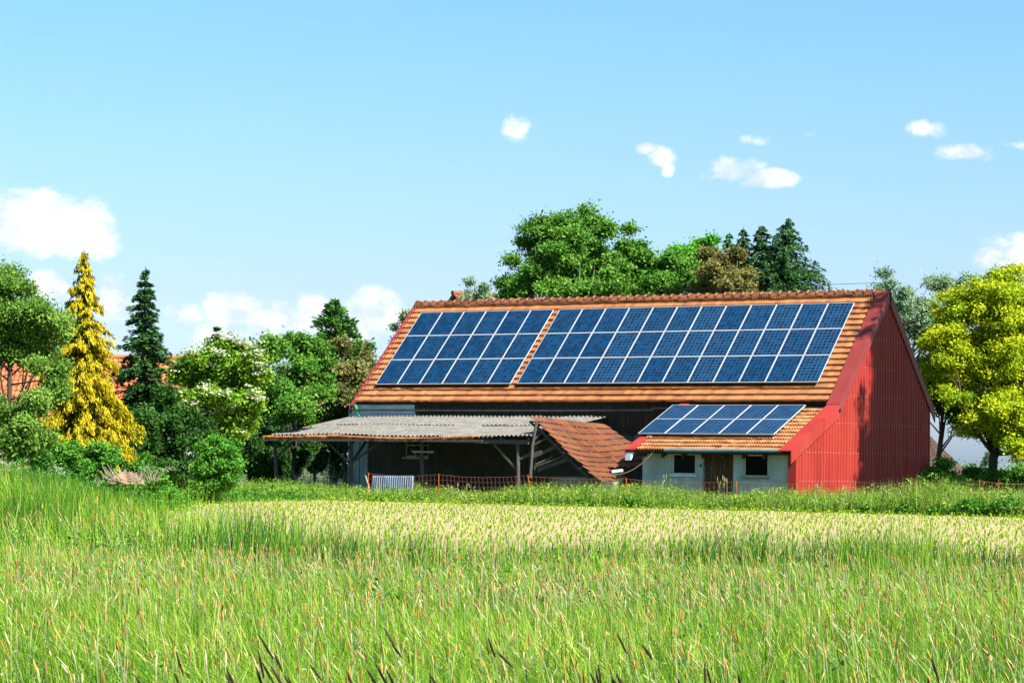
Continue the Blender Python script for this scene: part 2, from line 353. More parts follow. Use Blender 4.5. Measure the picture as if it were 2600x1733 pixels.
def broadleaf(name, label, cat, ells, d, px, mat_, nclump=400, per=45, lsize=.16, clump_r=.5, trunk_r=.2, bark='bark', seed=1,
              group=None, limbs=22, upb=.5, fill=.5, flowers=None, base=None, top=None, bsize=.17):
    rnd = np.random.RandomState(seed)
    b = pxbase(px, d) if base is None else np.array(base)
    o = empty(name, b, label, cat, group)
    V, Fq, val, cc = crown(ells, nclump, int(per*1.45), lsize*.78, clump_r, rnd, upb, fill, .7, bsize)
    fastmesh('crown', V, Fq, M[mat_], val, o)
    tp = ells[0][0]+np.array([0, 0, ells[0][1][2]*.45]) if top is None else np.array(top)
    lim = cc[rnd.choice(len(cc), min(limbs, len(cc)), False)]
    trunk_mesh(b-np.array([0, 0, .1]), tp, trunk_r, lim, rnd).build('trunk', M[bark], o, True)
    if flowers:
        k, fr_ = flowers; ce = ells[0][0]; tc_ = C-ce; tc_[2] = np.linalg.norm(tc_)*.35; tc_ = unit(tc_); sc_ = ((cc-ce)@tc_)+.5*rnd.randn(len(cc)); c = cc[np.argsort(-sc_)[:int(len(cc)*.55)]]; c = c[rnd.choice(len(c), k)]+tc_*.3
        # blossom clusters sit on the outer surface
        P0 = c+unit(c-ce)*clump_r*.6+np.array([0, 0, .1]); pr2 = 14
        P = np.repeat(P0, pr2, 0)+rnd.randn(k*pr2, 3)*fr_*np.array([1, 1, .35])
        t, bb = frame_dirs(rnd.randn(k*pr2, 3)*.4+np.array([0, -.2, 1]), rnd)
        V, Fq = quads(P, t, bb, np.full(len(P), fr_*.9), np.full(len(P), fr_*.8))
        fastmesh('blossom', V, Fq, M['bloom'], rnd.rand(len(P)), o)
    return o
def conifer(name, label, cat, px, apex_py, base_py, half_px, d, mat_, seed=1, group=None, levels=26, nb=9, L=.32, Wd=.1, droop=.25,
            hang=.25, dens=26, pw=.85, bark='bark', trunk_r=.14, gold=False, jag=.3, tight=1., lean=0., base=None, loose=.0):
    rnd = np.random.RandomState(seed)
    ap = at(px, apex_py, d); bt = at(px, base_py, d); R = half_px*d/F
    g = pxbase(px, d) if base is None else np.array(base)
    o = empty(name, (ap[0], ap[1], g[2]), label, cat, group)
    Hh = ap[2]-bt[2]
    m = MB(); m.tube([(ap[0], ap[1], g[2]-.1), (ap[0], ap[1], bt[2]+Hh*.5), tuple(ap-np.array([0, 0, .05]))], [trunk_r, trunk_r*.6, .01], 7)
    Ps, Ts, Bs, Ls, Ws, Vs = [], [], [], [], [], []
    for i in range(levels):
        f = (i+rnd.rand()*.7)/levels; z = bt[2]+Hh*f*.985; rr = R*(1-f)**pw+.06
        for k in range(max(4, int(nb*(.55+.45*(1-f))))):
            a = rnd.rand()*2*math.pi; ln = rr*(rnd.uniform(1-jag, 1+jag*.25) if rnd.rand() < .85 else rnd.uniform(1, 1+jag*.6))
            dr = np.array([math.cos(a), math.sin(a), 0]); rise = rnd.uniform(-.5, .7)*droop
            n = max(5, int(dens*ln/max(R, .1)*1.2+5))
            s = rnd.rand(n)**.7; zz = rise*s*ln-droop*1.6*(s**2)*ln*.5
            if not gold and s.size: zz += .12*ln*np.clip(s-.75, 0, 1)
            side = np.array([-dr[1], dr[0], 0]); lat = (rnd.randn(n)*.2*ln*(1.1-s)+rnd.randn(n)*.07)*tight; zz += (rnd.randn(n)*(.05*ln+.04)-.03)*tight
            P = np.array([ap[0], ap[1], z])+dr*(s*ln)[:, None]+side*lat[:, None]; P[:, 2] += zz
            tdir = unit(dr+side*(np.sign(lat)*rnd.uniform(.2, .9, n))[:, None]+np.array([0, 0, -hang])+rnd.randn(n, 3)*.25)
            if gold:
                tdir = unit(dr*.45+np.array([0, 0, -1.])+rnd.randn(n, 3)*.35)
            nn = unit(rnd.randn(n, 3)*.6+np.array([0, 0, .7])+dr*.4); b = unit(np.cross(nn, tdir))
            Ps.append(P); Ts.append(tdir); Bs.append(b)
            sc_ = rnd.uniform(.6, 1.3, n); Ls.append(L*sc_); Ws.append(Wd*sc_*rnd.uniform(.7, 1.3, n))
            bv = rnd.normal(.45, .16)
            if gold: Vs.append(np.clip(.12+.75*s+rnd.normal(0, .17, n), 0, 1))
            else: Vs.append(np.clip(bv+rnd.normal(0, .2, n), 0, 1))
            if k % 2 == 0: m.tube([(ap[0], ap[1], z), tuple(np.array([ap[0], ap[1], z])+dr*ln*.85+np.array([0, 0, rise*ln*.85-droop*.55*ln]))], [trunk_r*.2*(1-f)+.008, .006], 3)
    V, Fq = quads(np.concatenate(Ps), np.concatenate(Ts), np.concatenate(Bs), np.concatenate(Ls), np.concatenate(Ws))
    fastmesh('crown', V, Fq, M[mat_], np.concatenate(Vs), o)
    m.build('trunk', M[bark], o)
    return o

# ------------------------------------------------------------------ grass blades
def blades(B, h, w, lean_dir, lean, rnd, segs=3, az=None, arch=0.):
    n = len(B); az = rnd.rand(n)*2*math.pi if az is None else az
    wv = np.stack([np.cos(az), np.sin(az), 0*az], -1)
    ld = np.stack([np.cos(lean_dir), np.sin(lean_dir), 0*az], -1)
    V = []
    for i in range(segs+1):
        t = i/segs; c = B+np.array([0, 0, 1])*(h*(t*(1+arch)-arch*1.25*t*t)*(1-.25*np.abs(lean)*t))[:, None]+ld*(lean*h*t*t)[:, None]
        ww = w*(1-t)**.7*.5+ (0 if i < segs else 0)
        V += [c-wv*ww[:, None], c+wv*ww[:, None]]
    V = np.stack(V, 1)  # n, 2(segs+1), 3
    k = 2*(segs+1); base = (np.arange(n)*k)[:, None, None]
    q = np.array([[2*i, 2*i+1, 2*i+3, 2*i+2] for i in range(segs)])[None]
    return V.reshape(-1, 3), (base+q).reshape(-1, 4)
LEANA = math.atan2(-RH[1], -RH[0])   # stalks lean to the left of the picture
def spindles(top, axis, L, R, rnd, n=5, rings=5):
    """seed heads: little spindle bodies. top (N,3) base of the spike; axis (N,3)"""
    N_ = len(top); axis = unit(axis); x = unit(np.cross(axis, rnd.randn(N_, 3))); y = np.cross(axis, x)
    V = []
    for i in range(rings):
        t = i/(rings-1); r = R*(math.sin(math.pi*min(.97, t*.86+.1))**.6)
        for k in range(n):
            a = 2*math.pi*k/n
            V.append(top+axis*(L*t)[:, None]+(x*math.cos(a)+y*math.sin(a))*(r*rnd.uniform(.75, 1.2, N_))[:, None])
    V = np.stack(V, 1); k = rings*n
    q = np.array([[i*n+j, i*n+(j+1) % n, (i+1)*n+(j+1) % n, (i+1)*n+j] for i in range(rings-1) for j in range(n)])[None]
    return V.reshape(-1, 3), ((np.arange(N_)*k)[:, None, None]+q).reshape(-1, 4), q.shape[1]
class Stuff:
    def __init__(s): s.V = []; s.F = []; s.v = []; s.n = 0
    def add(s, V, Fq, val): s.V.append(V); s.F.append(Fq+s.n); s.n += len(V); s.v.append(val)
    def build(s, name, m, label, cat):
        o = fastmesh(name, np.concatenate(s.V), np.concatenate(s.F), m, np.concatenate(s.v)); return tag(o, label, cat, kind='stuff')

# ================================================================== SETTING
def axis_pts(a, b, step, far, growth=1.35):
    p = list(np.arange(a, b+1e-6, step)); s = step
    while p[-1] < far: s *= growth; p.append(p[-1]+s)
    s = step
    while p[0] > -far: s *= growth; p.insert(0, p[0]-s)
    return np.array(p)
ls = axis_pts(-34, 34, 1.3, 3500); ds = axis_pts(0, 150, 1.6, 4200)
LL, DD = np.meshgrid(ls, ds); XY = ld2xy(LL.ravel(), DD.ravel())
P = np.concatenate([XY, terrain(LL.ravel(), DD.ravel())[:, None]], 1)
I = np.arange(LL.size).reshape(LL.shape)
q = np.stack([I[:-1, :-1], I[:-1, 1:], I[1:, 1:], I[1:, :-1]], -1).reshape(-1, 4)
tag(fastmesh('ground', P, q, M['ground'], smooth=True), kind='structure')

# crop field: a slightly rough sheet of pale soil
YB = -13.35          # back edge of the field, in front of the fence
def in_crop(x, y, pad=0.):
    l, d = xy2ld(x, y)
    left = -2.9-(d-25)*.19+.5*nz(x, y, 3.)
    front = 24.6+1.0*nz(x, y, 4., 1.)+.5*nz(x, y, 1.1, 2.)+.05*l+1.8*sst(-1, -4, l)
    return (l > left+pad) & (d > front+pad*.6) & (y < YB-pad*.3)
gx = np.arange(-9, 60, .16); gy = np.arange(-64, YB, .16)
GX, GY = np.meshgrid(gx, gy); l, d = xy2ld(GX, GY)
keep = in_crop(GX, GY) & (np.abs(l) < .23*d+4)
rz = np.zeros(GX.shape)
for s_, a_ in ((.9, .012), (.35, .012), (.16, .008)): rz += a_*nz(GX, GY, s_, s_*9)
rz += .008*rs.randn(*GX.shape)
Zs = terrain(l, d)+.03+rz
PP = np.stack([GX, GY, Zs], -1).reshape(-1, 3)
I = np.arange(GX.size).reshape(GX.shape)
q = np.stack([I[:-1, :-1], I[:-1, 1:], I[1:, 1:], I[1:, :-1]], -1).reshape(-1, 4)
q = q[keep.ravel()[q].all(1)]
used = np.unique(q); mp = np.zeros(GX.size, int); mp[used] = np.arange(len(used))
tag(fastmesh('field', PP[used], mp[q], M['soil'], smooth=True), kind='structure')

# maize seedlings in rows parallel to the barn
rows = np.arange(YB-.25, -64, -.7); pl = np.arange(-9, 60, .145)
X_, Y_ = np.meshgrid(pl, rows); X_ = X_+rs.randn(*X_.shape)*.05; Y_ = Y_+rs.randn(*Y_.shape)*.05+.05*np.sin(X_*.7)
X_, Y_ = X_.ravel(), Y_.ravel(); l, d = xy2ld(X_, Y_)
k = in_crop(X_, Y_, .15) & (np.abs(l) < .225*d+2.5) & (rs.rand(len(X_)) < .88)
X_, Y_, l, d = X_[k], Y_[k], l[k], d[k]
B = np.stack([X_, Y_, terrain(l, d)+.02], -1); n = len(B)
hp = rs.uniform(.5, 1.15, n)*(1+.3*sst(-17, YB, Y_))
S_ = Stuff()
for j in range(5):
    az = rs.rand(n)*6.28; hh = hp*rs.uniform(.06, .145, n)
    V, Fq = blades(B+np.array([0, 0, .01*j]), hh, hp*.026, az, rs.uniform(.5, 1.5, n), rs, 4, az+1.57, .9)
    S_.add(V, Fq, np.repeat(np.clip(rs.normal(.5, .22, n), 0, 1), 4))
S_.build('maize_seedlings', M['corn'], 'young bright green maize seedlings growing in rows on the pale dry soil', 'seedlings')

# ================================================================== GRASS
def scatter(n, d0, d1, l_margin=.8, lmin=None):
    d = np.sqrt(rs.rand(n)*(d1*d1-d0*d0)+d0*d0); l = (rs.rand(n)*2-1)*(.2095*d*1.06+l_margin)
    return l, d
def grass_ok(l, d):
    p = ld2xy(l, d); return ~in_crop(p[:, 0], p[:, 1], -.15) & (p[:, 1] < YB+1.0)
# near meadow
G1 = Stuff()
def addgrass(S, n, d0, d1, h0, h1, w, val0=.5, lean=.35, segs=2, filt=None, clump=None, hfun=None):
    l, d = scatter(n, d0, d1)
    k = grass_ok(l, d)
    if filt is not None: k &= filt(l, d)
    l, d = l[k], d[k]; n = len(l); p = ld2xy(l, d)
    B = np.concatenate([p, terrain(l, d)[:, None]], 1)
    patch = nz(p[:, 0], p[:, 1], 2.6, 3.); patch2 = nz(p[:, 0], p[:, 1], .7, 8.)
    h = rs.uniform(h0, h1, n)*(1+.2*patch+.14*patch2)
    if hfun is not None: h *= hfun(l, d)
    ang = LEANA+rs.randn(n)*1.3
    V, Fq = blades(B, h, w*rs.uniform(.5, 1.6, n), ang, np.abs(rs.normal(lean, .36, n)), rs, segs)
    v = np.clip(val0+rs.normal(0, .3, n)+.16*patch2+.17*patch, 0, 1)
    S.add(V, Fq, np.repeat(v, segs))
hn = lambda l, d: 1-.22*sst(22, 27, d)
addgrass(G1, 150000, 8.3, 16, .42, .7, .008, .5, .6, 3)
addgrass(G1, 160000, 15, 29, .40, .66, .0105, .5, .5, 3, hfun=hn)
# undergrowth, fine and dense
addgrass(G1, 90000, 8.3, 29, .22, .46, .010, .42, .5, 2, hfun=hn)
# left bank that runs back beside the field
addgrass(G1, 90000, 28, 64, .5, .85, .016, .52, .3, 2, filt=lambda l, d: l < -1)
addgrass(G1, 30000, 28, 64, .3, .5, .02, .36, .5, 2, filt=lambda l, d: l < -1)
G1.build('meadow_grass', M['grass'], 'tall bright green meadow grass filling the whole foreground', 'grass')
# darker tufts along the front edge of the field
G2 = Stuff()
for (px, dd, cnt, rad, hh) in [(640, 27.5, 900, 1.1, .72), (1030, 26, 600, .8, .6), (1270, 25.5, 700, 1., .6), (1560, 25, 900, 1.2, .62), (1420, 24.6, 500, .6, .6), (1900, 25, 900, .9, .66),
                               (2150, 25.5, 700, .8, .66), (2290, 25.2, 1000, .9, .75), (2480, 25, 800, .9, .62), (2080, 24.5, 400, .5, .6), (860, 26.5, 500, .7, .6), (1750, 25, 300, .5, .6), (2600, 25, 500, .8, .6),
                               (180, 44, 700, 1.4, .7), (120, 52, 900, 2., .8), (70, 36, 600, 1., .8)]:
    cnt = int(cnt*1.15); rad *= .75; hh *= rs.uniform(.95, 1.25); c = at(px, 1250, dd); p = c[:2]+rs.randn(cnt, 2)*rad*.6; l, d = xy2ld(p[:, 0], p[:, 1]); B = np.concatenate([p, terrain(l, d)[:, None]], 1)
    V, Fq = blades(B, rs.uniform(.7, 1.25, cnt)*hh*1.15*(1-.25*np.abs(np.linalg.norm(p-c[:2], axis=1)/rad/1.2)).clip(.3), .013*rs.uniform(.6, 1.4, cnt), rs.rand(cnt)*6.28, np.abs(rs.normal(.2, .12, cnt)), rs, 3)
    G2.add(V, Fq, np.repeat(np.clip(rs.normal(.5, .22, cnt), 0, 1), 3))
G2.build('grass_tufts', M['grassdark'], 'darker blue green grass tufts along the edge of the maize field', 'grass')
# bright tall stems that stand up in front of the field
G3 = Stuff()
for (px, dd, cnt, rad, hh) in [(2270, 24.5, 260, .7, 1.0), (1330, 24.3, 120, .9, .85), (1000, 24.6, 90, .9, .85), (1700, 24.3, 110, 1.2, .82), (1620, 24.5, 60, .4, .85), (700, 27, 120, 1.1, 1.0), (1900, 24.3, 60, .6, .85), (300, 33, 120, 1.5, .9), (150, 42, 500, 3., 1.05)]:
    cnt = int(cnt*2.6); c = at(px, 1250, dd); p = c[:2]+rs.randn(cnt, 2)*rad*.6; l, d = xy2ld(p[:, 0], p[:, 1]); B = np.concatenate([p, terrain(l, d)[:, None]], 1)
    V, Fq = blades(B, rs.uniform(.55, 1.1, cnt)*hh, .009*rs.uniform(.6, 1.4, cnt), rs.rand(cnt)*6.28, np.abs(rs.normal(.12, .1, cnt)), rs, 3)
    G3.add(V, Fq, np.repeat(np.clip(rs.normal(.6, .15, cnt), 0, 1), 3))
G3.build('tall_grass_stems', M['grass'], 'thin tall green stems standing up in front of the maize field', 'grass')
# seed heads
def heads(S, SS, n, d0, d1, h0, h1, L0, L1, R, valf, lean=.25, filt=None):
    l, d = scatter(n, d0, d1); k = grass_ok(l, d)
    if filt is not None: k &= filt(l, d)
    l, d = l[k], d[k]; n = len(l); p = ld2xy(l, d)
    B = np.concatenate([p, terrain(l, d)[:, None]], 1); h = rs.uniform(h0, h1, n)
    la = LEANA+rs.randn(n)*1.1; ln = np.abs(rs.normal(lean, .14, n))
    ld_ = np.stack([np.cos(la), np.sin(la), 0*la], -1)
    top = B+np.array([0, 0, 1])*(h*(1-.25*ln))[:, None]+ld_*(ln*h)[:, None]
    ax = np.array([0, 0, 1])*1.+ld_*(2*ln)[:, None]+rs.randn(n, 3)*.06
    L = rs.uniform(L0, L1, n); V, Fq, nf = spindles(top, ax, L, R, rs)
    S.add(V, Fq, np.repeat(np.clip(valf(n), 0, 1), nf))
    # stalk
    w = .0045*np.ones(n); wv = np.stack([RH[0]+0*la, RH[1]+0*la, 0*la], -1); Vs = []
    for t in (.0, .5, .8, 1.):
        c = B+np.array([0, 0, 1])*(h*t*(1-.25*ln*t))[:, None]+ld_*(ln*h*t*t)[:, None]; Vs += [c-wv*w[:, None]/2, c+wv*w[:, None]/2]
    Vs = np.stack(Vs, 1); q = np.array([[0, 1, 3, 2], [2, 3, 5, 4], [4, 5, 7, 6]])[None]
    SS.add(Vs.reshape(-1, 3), ((np.arange(n)*8)[:, None, None]+q).reshape(-1, 4), np.repeat(rs.uniform(0, .7, n), 3))
HD = Stuff(); ST = Stuff()
heads(HD, ST, 3000, 9, 24, .50, .66, .03, .07, .0048, lambda n: rs.normal(.55, .18, n), .14)
heads(HD, ST, 1200, 9, 22, .48, .64, .04, .09, .004, lambda n: rs.normal(.92, .08, n), .5)
heads(HD, ST, 500, 24, 40, .6, .8, .06, .1, .007, lambda n: rs.normal(.6, .16, n), .3, lambda l, d: l < -1)
HD.build('seed_heads', M['head'], 'orange and tan foxtail seed heads scattered through the meadow', 'seed heads')
DH = Stuff()
for (px0, px1, cnt) in ((330, 800, 15), (800, 1300, 12), (1480, 1640, 7), (1480, 2000, 8), (2300, 2600, 2)):
    for i in range(cnt):
        dd = rs.uniform(7.2, 9.2); x = rs.uniform(px0, px1); ytop = 1733-abs(rs.normal(30, 55)); tp = at(x, ytop, dd)[None]
        lean = rs.uniform(.1, .8); ld_ = np.array([-RH[0], -RH[1], 0]); ax = (np.array([0, 0, 1])+ld_*lean+rs.randn(3)*.08)[None]
        Lh = rs.uniform(.06, .095); tp = tp-unit(ax)*Lh
        V, Fq, nf = spindles(tp, ax, np.array([Lh]), .0044, rs, 6, 6); DH.add(V, Fq, np.repeat(rs.rand(), nf))
        g = np.array([tp[0, 0], tp[0, 1], GZ])-ld_*lean*.25; w = np.array([RH[0], RH[1], 0])*.0025; Vs = []
        for t in (0, .5, 1): c = g*(1-t)**2+2*t*(1-t)*(tp[0]*np.array([1, 1, .6])*1-ld_*lean*.08)+t*t*tp[0]; Vs += [c-w, c+w]
        ST.add(np.array(Vs), np.array([[0, 1, 3, 2], [2, 3, 5, 4]]), np.array([.1, .1]))
DH.build('dark_seed_heads', M['darkhead'], 'dark purple brown seed heads at the very bottom of the meadow', 'seed heads')
# arching pale stalks
def arcs(S, n, d0, d1, h0, h1, w):
    l, d = scatter(n, d0, d1); k = grass_ok(l, d); l, d = l[k], d[k]; n = len(l); p = ld2xy(l, d)
    B = np.concatenate([p, terrain(l, d)[:, None]], 1)
    V, Fq = blades(B, rs.uniform(h0, h1, n), w*np.ones(n), LEANA+rs.randn(n)*1.1, np.abs(rs.normal(.7, .25, n)), rs, 5)
    S.add(V, Fq, np.repeat(rs.rand(n), 5))
arcs(ST, 1000, 8.6, 22, .5, .70, .007)
arcs(ST, 1800, 20, 50, .55, .8, .011)
ST.build('pale_grass_stalks', M['palestem'], 'pale arching grass stalks leaning left across the meadow', 'grass stalks')
# airy panicle grass: tiny specks on top of the grass in patches
PN = Stuff()
l, d = scatter(20000, 9, 34); k = grass_ok(l, d); p = ld2xy(l, d); k &= nz(p[:, 0], p[:, 1], 2.1, 5.) > -.1; l, d, p = l[k], d[k], p[k]
B = np.concatenate([p, (terrain(l, d)+rs.uniform(.42, .62, len(l)))[:, None]], 1)
t, b = frame_dirs(rs.randn(len(B), 3)); V, Fq = quads(B, unit(t+np.array([0, 0, .8])), b, rs.uniform(.018, .04, len(B)), rs.uniform(.004, .009, len(B)))
PN.add(V, Fq, rs.uniform(0, 1, len(B)))
PN.build('panicle_grass', M['palestem'], 'fine pale flowering grass specks above the green blades', 'grass')

# leafy weeds inside the meadow
LW = Stuff(); nc = 260; l, d = scatter(nc, 9.5, 30); k = grass_ok(l, d); l, d = l[k], d[k]; nc = len(l); p = ld2xy(l, d)
for i_ in range(nc):
    n = 90; R2 = rs.uniform(.12, .3); D = unit(rs.randn(n, 3))*(rs.rand(n)**.5)[:, None]; P_ = np.array([p[i_, 0], p[i_, 1], GZ+rs.uniform(.28, .46)])+D*np.array([R2, R2, .14])
    t, b = frame_dirs(rs.randn(n, 3)*.6+np.array([0, 0, .9])); L_ = rs.uniform(.03, .07, n); V, Fq = quads(P_, t, b, L_, L_*.4); LW.add(V, Fq, np.clip(rs.normal(.2+.6*rs.rand(), .2, n), 0, 1))
LW.build('meadow_weeds', M['lf_hedge'], 'small leafy weeds mixed into the foreground meadow grass', 'weeds')
# ================================================================== VERGE WEEDS behind the field
VW = Stuff()
def wh(X): # weed height along the fence
    return .48+.09*np.sin(X*1.3)+.09*np.sin(X*.53+1)+.12*np.clip(np.sin(X*2.3+1.5*np.sin(X*.9)), -.3, 1)+.18*sst(9, 14, X)+.22*sst(21, 26, X)-.12*np.exp(-((X-9.5)/2.)**2)+.25*np.exp(-((X-7.6)/.8)**2)
nc = 2000
cx = rs.uniform(-9, 38, nc); cy_ = rs.uniform(YB+.1, -10.2, nc); ch = wh(cx)*rs.uniform(.45, 1.2, nc)*(1-.35*sst(-12.6, YB, cy_))
per = 75
cv = np.clip(rs.normal(.52, .26, nc), 0, 1)
a = rs.rand(nc*per)*6.28; rr = np.sqrt(rs.rand(nc*per))*.42; zz = rs.rand(nc*per)**.6
H_ = np.repeat(ch, per); X2 = np.repeat(cx, per)+np.cos(a)*rr; Y2 = np.repeat(cy_, per)+np.sin(a)*rr
l, d = xy2ld(X2, Y2); Z2 = terrain(l, d)+H_*zz*np.sqrt(np.clip(1-(rr/.5)**2, .05, 1))
t, b = frame_dirs(rs.randn(len(X2), 3)*.8+np.array([0, 0, .5])); L_ = rs.uniform(.05, .13, len(X2))
V, Fq = quads(np.stack([X2, Y2, Z2], -1), unit(t+np.array([0, 0, .35])), b, L_, L_*rs.uniform(.2, .5, len(L_)))
VW.add(V, Fq, np.clip(np.repeat(cv, per)*.6+rs.rand(len(X2))*.45, 0, 1))
n = 26000; X2 = rs.uniform(-10, 38, n); Y2 = rs.uniform(YB, -9.6, n); l, d = xy2ld(X2, Y2)
V, Fq = blades(np.stack([X2, Y2, terrain(l, d)], -1), wh(X2)*rs.uniform(.6, 1.25, n), .018*np.ones(n), rs.rand(n)*6.28, np.abs(rs.normal(.3, .2, n)), rs, 2)
VW.add(V, Fq, np.repeat(np.clip(rs.normal(.6, .2, n), 0, 1), 2))
# right of the barn the weeds run on
n = 30000; l = rs.uniform(9, 24, n); d = rs.uniform(72, 110, n); p = ld2xy(l, d); k = (p[:, 0] > 20.2) & (p[:, 1] > YB); p, l, d = p[k], l[k], d[k]; n = len(p)
V, Fq = blades(np.concatenate([p, terrain(l, d)[:, None]], 1), rs.uniform(.3, .8, n), .03*np.ones(n), rs.rand(n)*6.28, np.abs(rs.normal(.3, .2, n)), rs, 2)
VW.add(V, Fq, np.repeat(np.clip(rs.normal(.55, .2, n), 0, 1), 2))
VW.build('verge_weeds', M['weed'], 'bushy light green weeds along the far edge of the field', 'weeds')
# single tall seeding stalks along the verge
VS = Stuff()
for (px, ptop, nst) in [(1690, 1200, 5), (1826, 1206, 7), (1840, 1204, 5), (1150, 1222, 4), (1186, 1220, 5), (905, 1226, 4), (1165, 1232, 3), (2080, 1222, 9), (2150, 1228, 8), (2240, 1226, 8), (780, 1245, 6), (1560, 1232, 4), (2300, 1228, 6), (1960, 1232, 5), (1420, 1240, 4), (620, 1240, 5), (400, 1200, 6)]:
    for k_ in range(nst):
        tp = onY(px+rs.randn()*9, ptop+abs(rs.randn())*12, YB+.35) if px > 500 else at(px+rs.randn()*12, ptop, 70)
        hh = np.array([tp[2]-GZ]); ln = np.array([abs(rs.normal(.15, .12))]); V, Fq = blades(np.array([[tp[0], tp[1], GZ]]), hh*1.05, np.array([.013]), np.array([LEANA+rs.randn()]), ln, rs, 5); VS.add(V, Fq, np.repeat(rs.rand(), 5))
        L_ = rs.uniform(.12, .2); V, Fq, nf = spindles(tp[None]-np.array([[0, 0, L_]]), np.array([[rs.randn()*.15, rs.randn()*.15, 1.]]), np.array([L_]), .013, rs); VS.add(V, Fq, np.repeat(rs.uniform(.1, .6), nf))
VS.build('verge_stalks', M['palestem'], 'single tall pale seeding grasses standing up from the verge before the barn', 'grass stalks')
# darker leafy clumps in the verge
DW = Stuff()
for (px, py, rx, ry) in [(1410, 1282, 28, 16), (1485, 1280, 26, 18), (1560, 1288, 16, 10), (1020, 1280, 30, 14), (1150, 1285, 25, 12), (1330, 1275, 14, 14), (2200, 1297, 35, 16), (2390, 1300, 40, 18), (2470, 1290, 50, 28), (2560, 1290, 50, 30), (2310, 1290, 30, 18), (960, 1270, 30, 16), (1600, 1275, 20, 14),
                         (420, 1250, 35, 16), (560, 1262, 60, 14), (700, 1262, 60, 14), (230, 1190, 60, 40), (300, 1225, 60, 22), (390, 1215, 36, 30)]:
    c = onY(px, py, YB+.25) if px > 500 else at(px, py, 66)
    n = int(rx*ry*1.3)+150; D = unit(rs.randn(n, 3))*(rs.rand(n)**.4)[:, None]; k_ = 72/F
    P_ = c+D[:, :1]*np.append(RH, 0)*rx*k_+D[:, 1:2]*np.append(FH, 0)*.35+np.array([0, 0, 1])*D[:, 2:]*ry*k_
    t, b = frame_dirs(rs.randn(n, 3)*.7+np.array([0, 0, .8])); L_ = rs.uniform(.07, .15, n)
    V, Fq = quads(P_, t, b, L_, L_*.5); DW.add(V, Fq, np.clip(rs.normal(.5, .25, n), 0, 1))
for (px, dd, hh, rr2) in [(230, 58, .95, 1.0), (180, 60, 1.05, .9), (290, 61, .8, .8), (130, 62, 1.0, .9), (350, 64, .85, .8), (400, 67, .8, .8), (450, 72, .6, .8), (490, 76, .5, .8), (60, 58, .75, .8), (338, 56, .35, .6), (20, 54, .8, .7),
                         (270, 56, .5, .7), (370, 60, .5, .6), (430, 64, .55, .7), (530, 76, .6, .9), (600, 78, .5, .9), (150, 52, .55, .8), (80, 48, .5, .6), (310, 50, .45, .7), (660, 80, .5, .8), (740, 81, .45, .8), (200, 46, .5, .6)]:
    c = at(px, 1200, dd); lc, dc = xy2ld(c[0], c[1]); z0 = float(terrain(lc, dc)); n = int(900*hh*rr2)+200
    D = unit(rs.randn(n, 3)); D[:, 2] = np.abs(D[:, 2]); D *= (rs.rand(n)**.4*(1+.2*np.sin(5*D[:, 0]+px)+.15*np.sin(9*D[:, 1])))[:, None]
    P_ = np.array([c[0], c[1], z0])+D*np.array([rr2, rr2, hh]); t, b = frame_dirs(rs.randn(n, 3)*.7+np.array([0, 0, .8])); L_ = rs.uniform(.06, .15, n)
    V, Fq = quads(P_, unit(t+np.array([0, 0, .3])), b, L_, L_*.45); DW.add(V, Fq, np.clip(rs.normal(.3+.4*((px*7) % 10)/10, .22, n), 0, 1))
DW.build('leafy_weeds', M['lf_hedge'], 'dark green leafy weed clumps at the foot of the verge', 'weeds')

# ================================================================== BARN
P1, P2 = .7525, .3864
HR = 6.3729+1.65
c1, s1_ = math.cos(P1), math.sin(P1); c2, s2_ = math.cos(P2), math.sin(P2)
KS = 1.013
A2 = C+KS*(np.array([13.8039, -5.6739, 2.0155+1.65])-C)
XG = 19.45
def fr1(x, s, h): return np.stack([x+0*s, -s*c1-h*s1_, HR-s*s1_+h*c1], -1)
def fr2(x, s, h): return np.stack([x+0*s, A2[1]-s*c2-h*s2_, A2[2]-s*s2_+h*c2], -1)
def f1(x, s, h): return fr1(np.float64(x), np.float64(s), np.float64(h))
def f2(x, s, h): return fr2(np.float64(x), np.float64(s), np.float64(h))
TH = -.19
barn = empty('barn', (9.4, 0, GZ), 'long farm barn with orange tiled roof and red corrugated metal gable wall', 'barn')
XL, XR = -.62, XG-.36
tiles('roof', XL, XR, .02, 5.98, fr1, M['tile'], barn)
mb = MB()   # roof boards under the tiles and the hidden rear slope
lo = [f1(XL, 0.05, TH-.06), f1(XG-.05, 0.05, TH-.06), f1(XG-.05, 5.92, TH-.06), f1(XL, 5.92, TH-.06)]
hi = [f1(XL, .15, TH-.16), f1(XG-.05, .15, TH-.16), f1(XG-.05, 5.92, TH-.16), f1(XL, 5.92, TH-.16)]
mb.sweep([lo, hi])
flip = lambda P_: np.array([P_[0], -P_[1], P_[2]])
mb.build('roof_deck', M['wood_dark'], barn)
mb = MB(); mb.sweep([[flip(f1(XL, 0, TH+.04)), flip(f1(XG-.05, 0, TH+.04)), flip(f1(XG-.05, 6., TH+.04)), flip(f1(XL, 6., TH+.04))], [flip(f1(XL, 0.05, TH-.1)), flip(f1(XG-.05, 0.05, TH-.1)), flip(f1(XG-.05, 6., TH-.1)), flip(f1(XL, 6., TH-.1))]])
mb.build('rear_roof', M['ridge'], barn)
# shift tile sheet to its height below the panels
bpy.data.objects['roof'].location = (0, -TH*s1_, TH*c1)
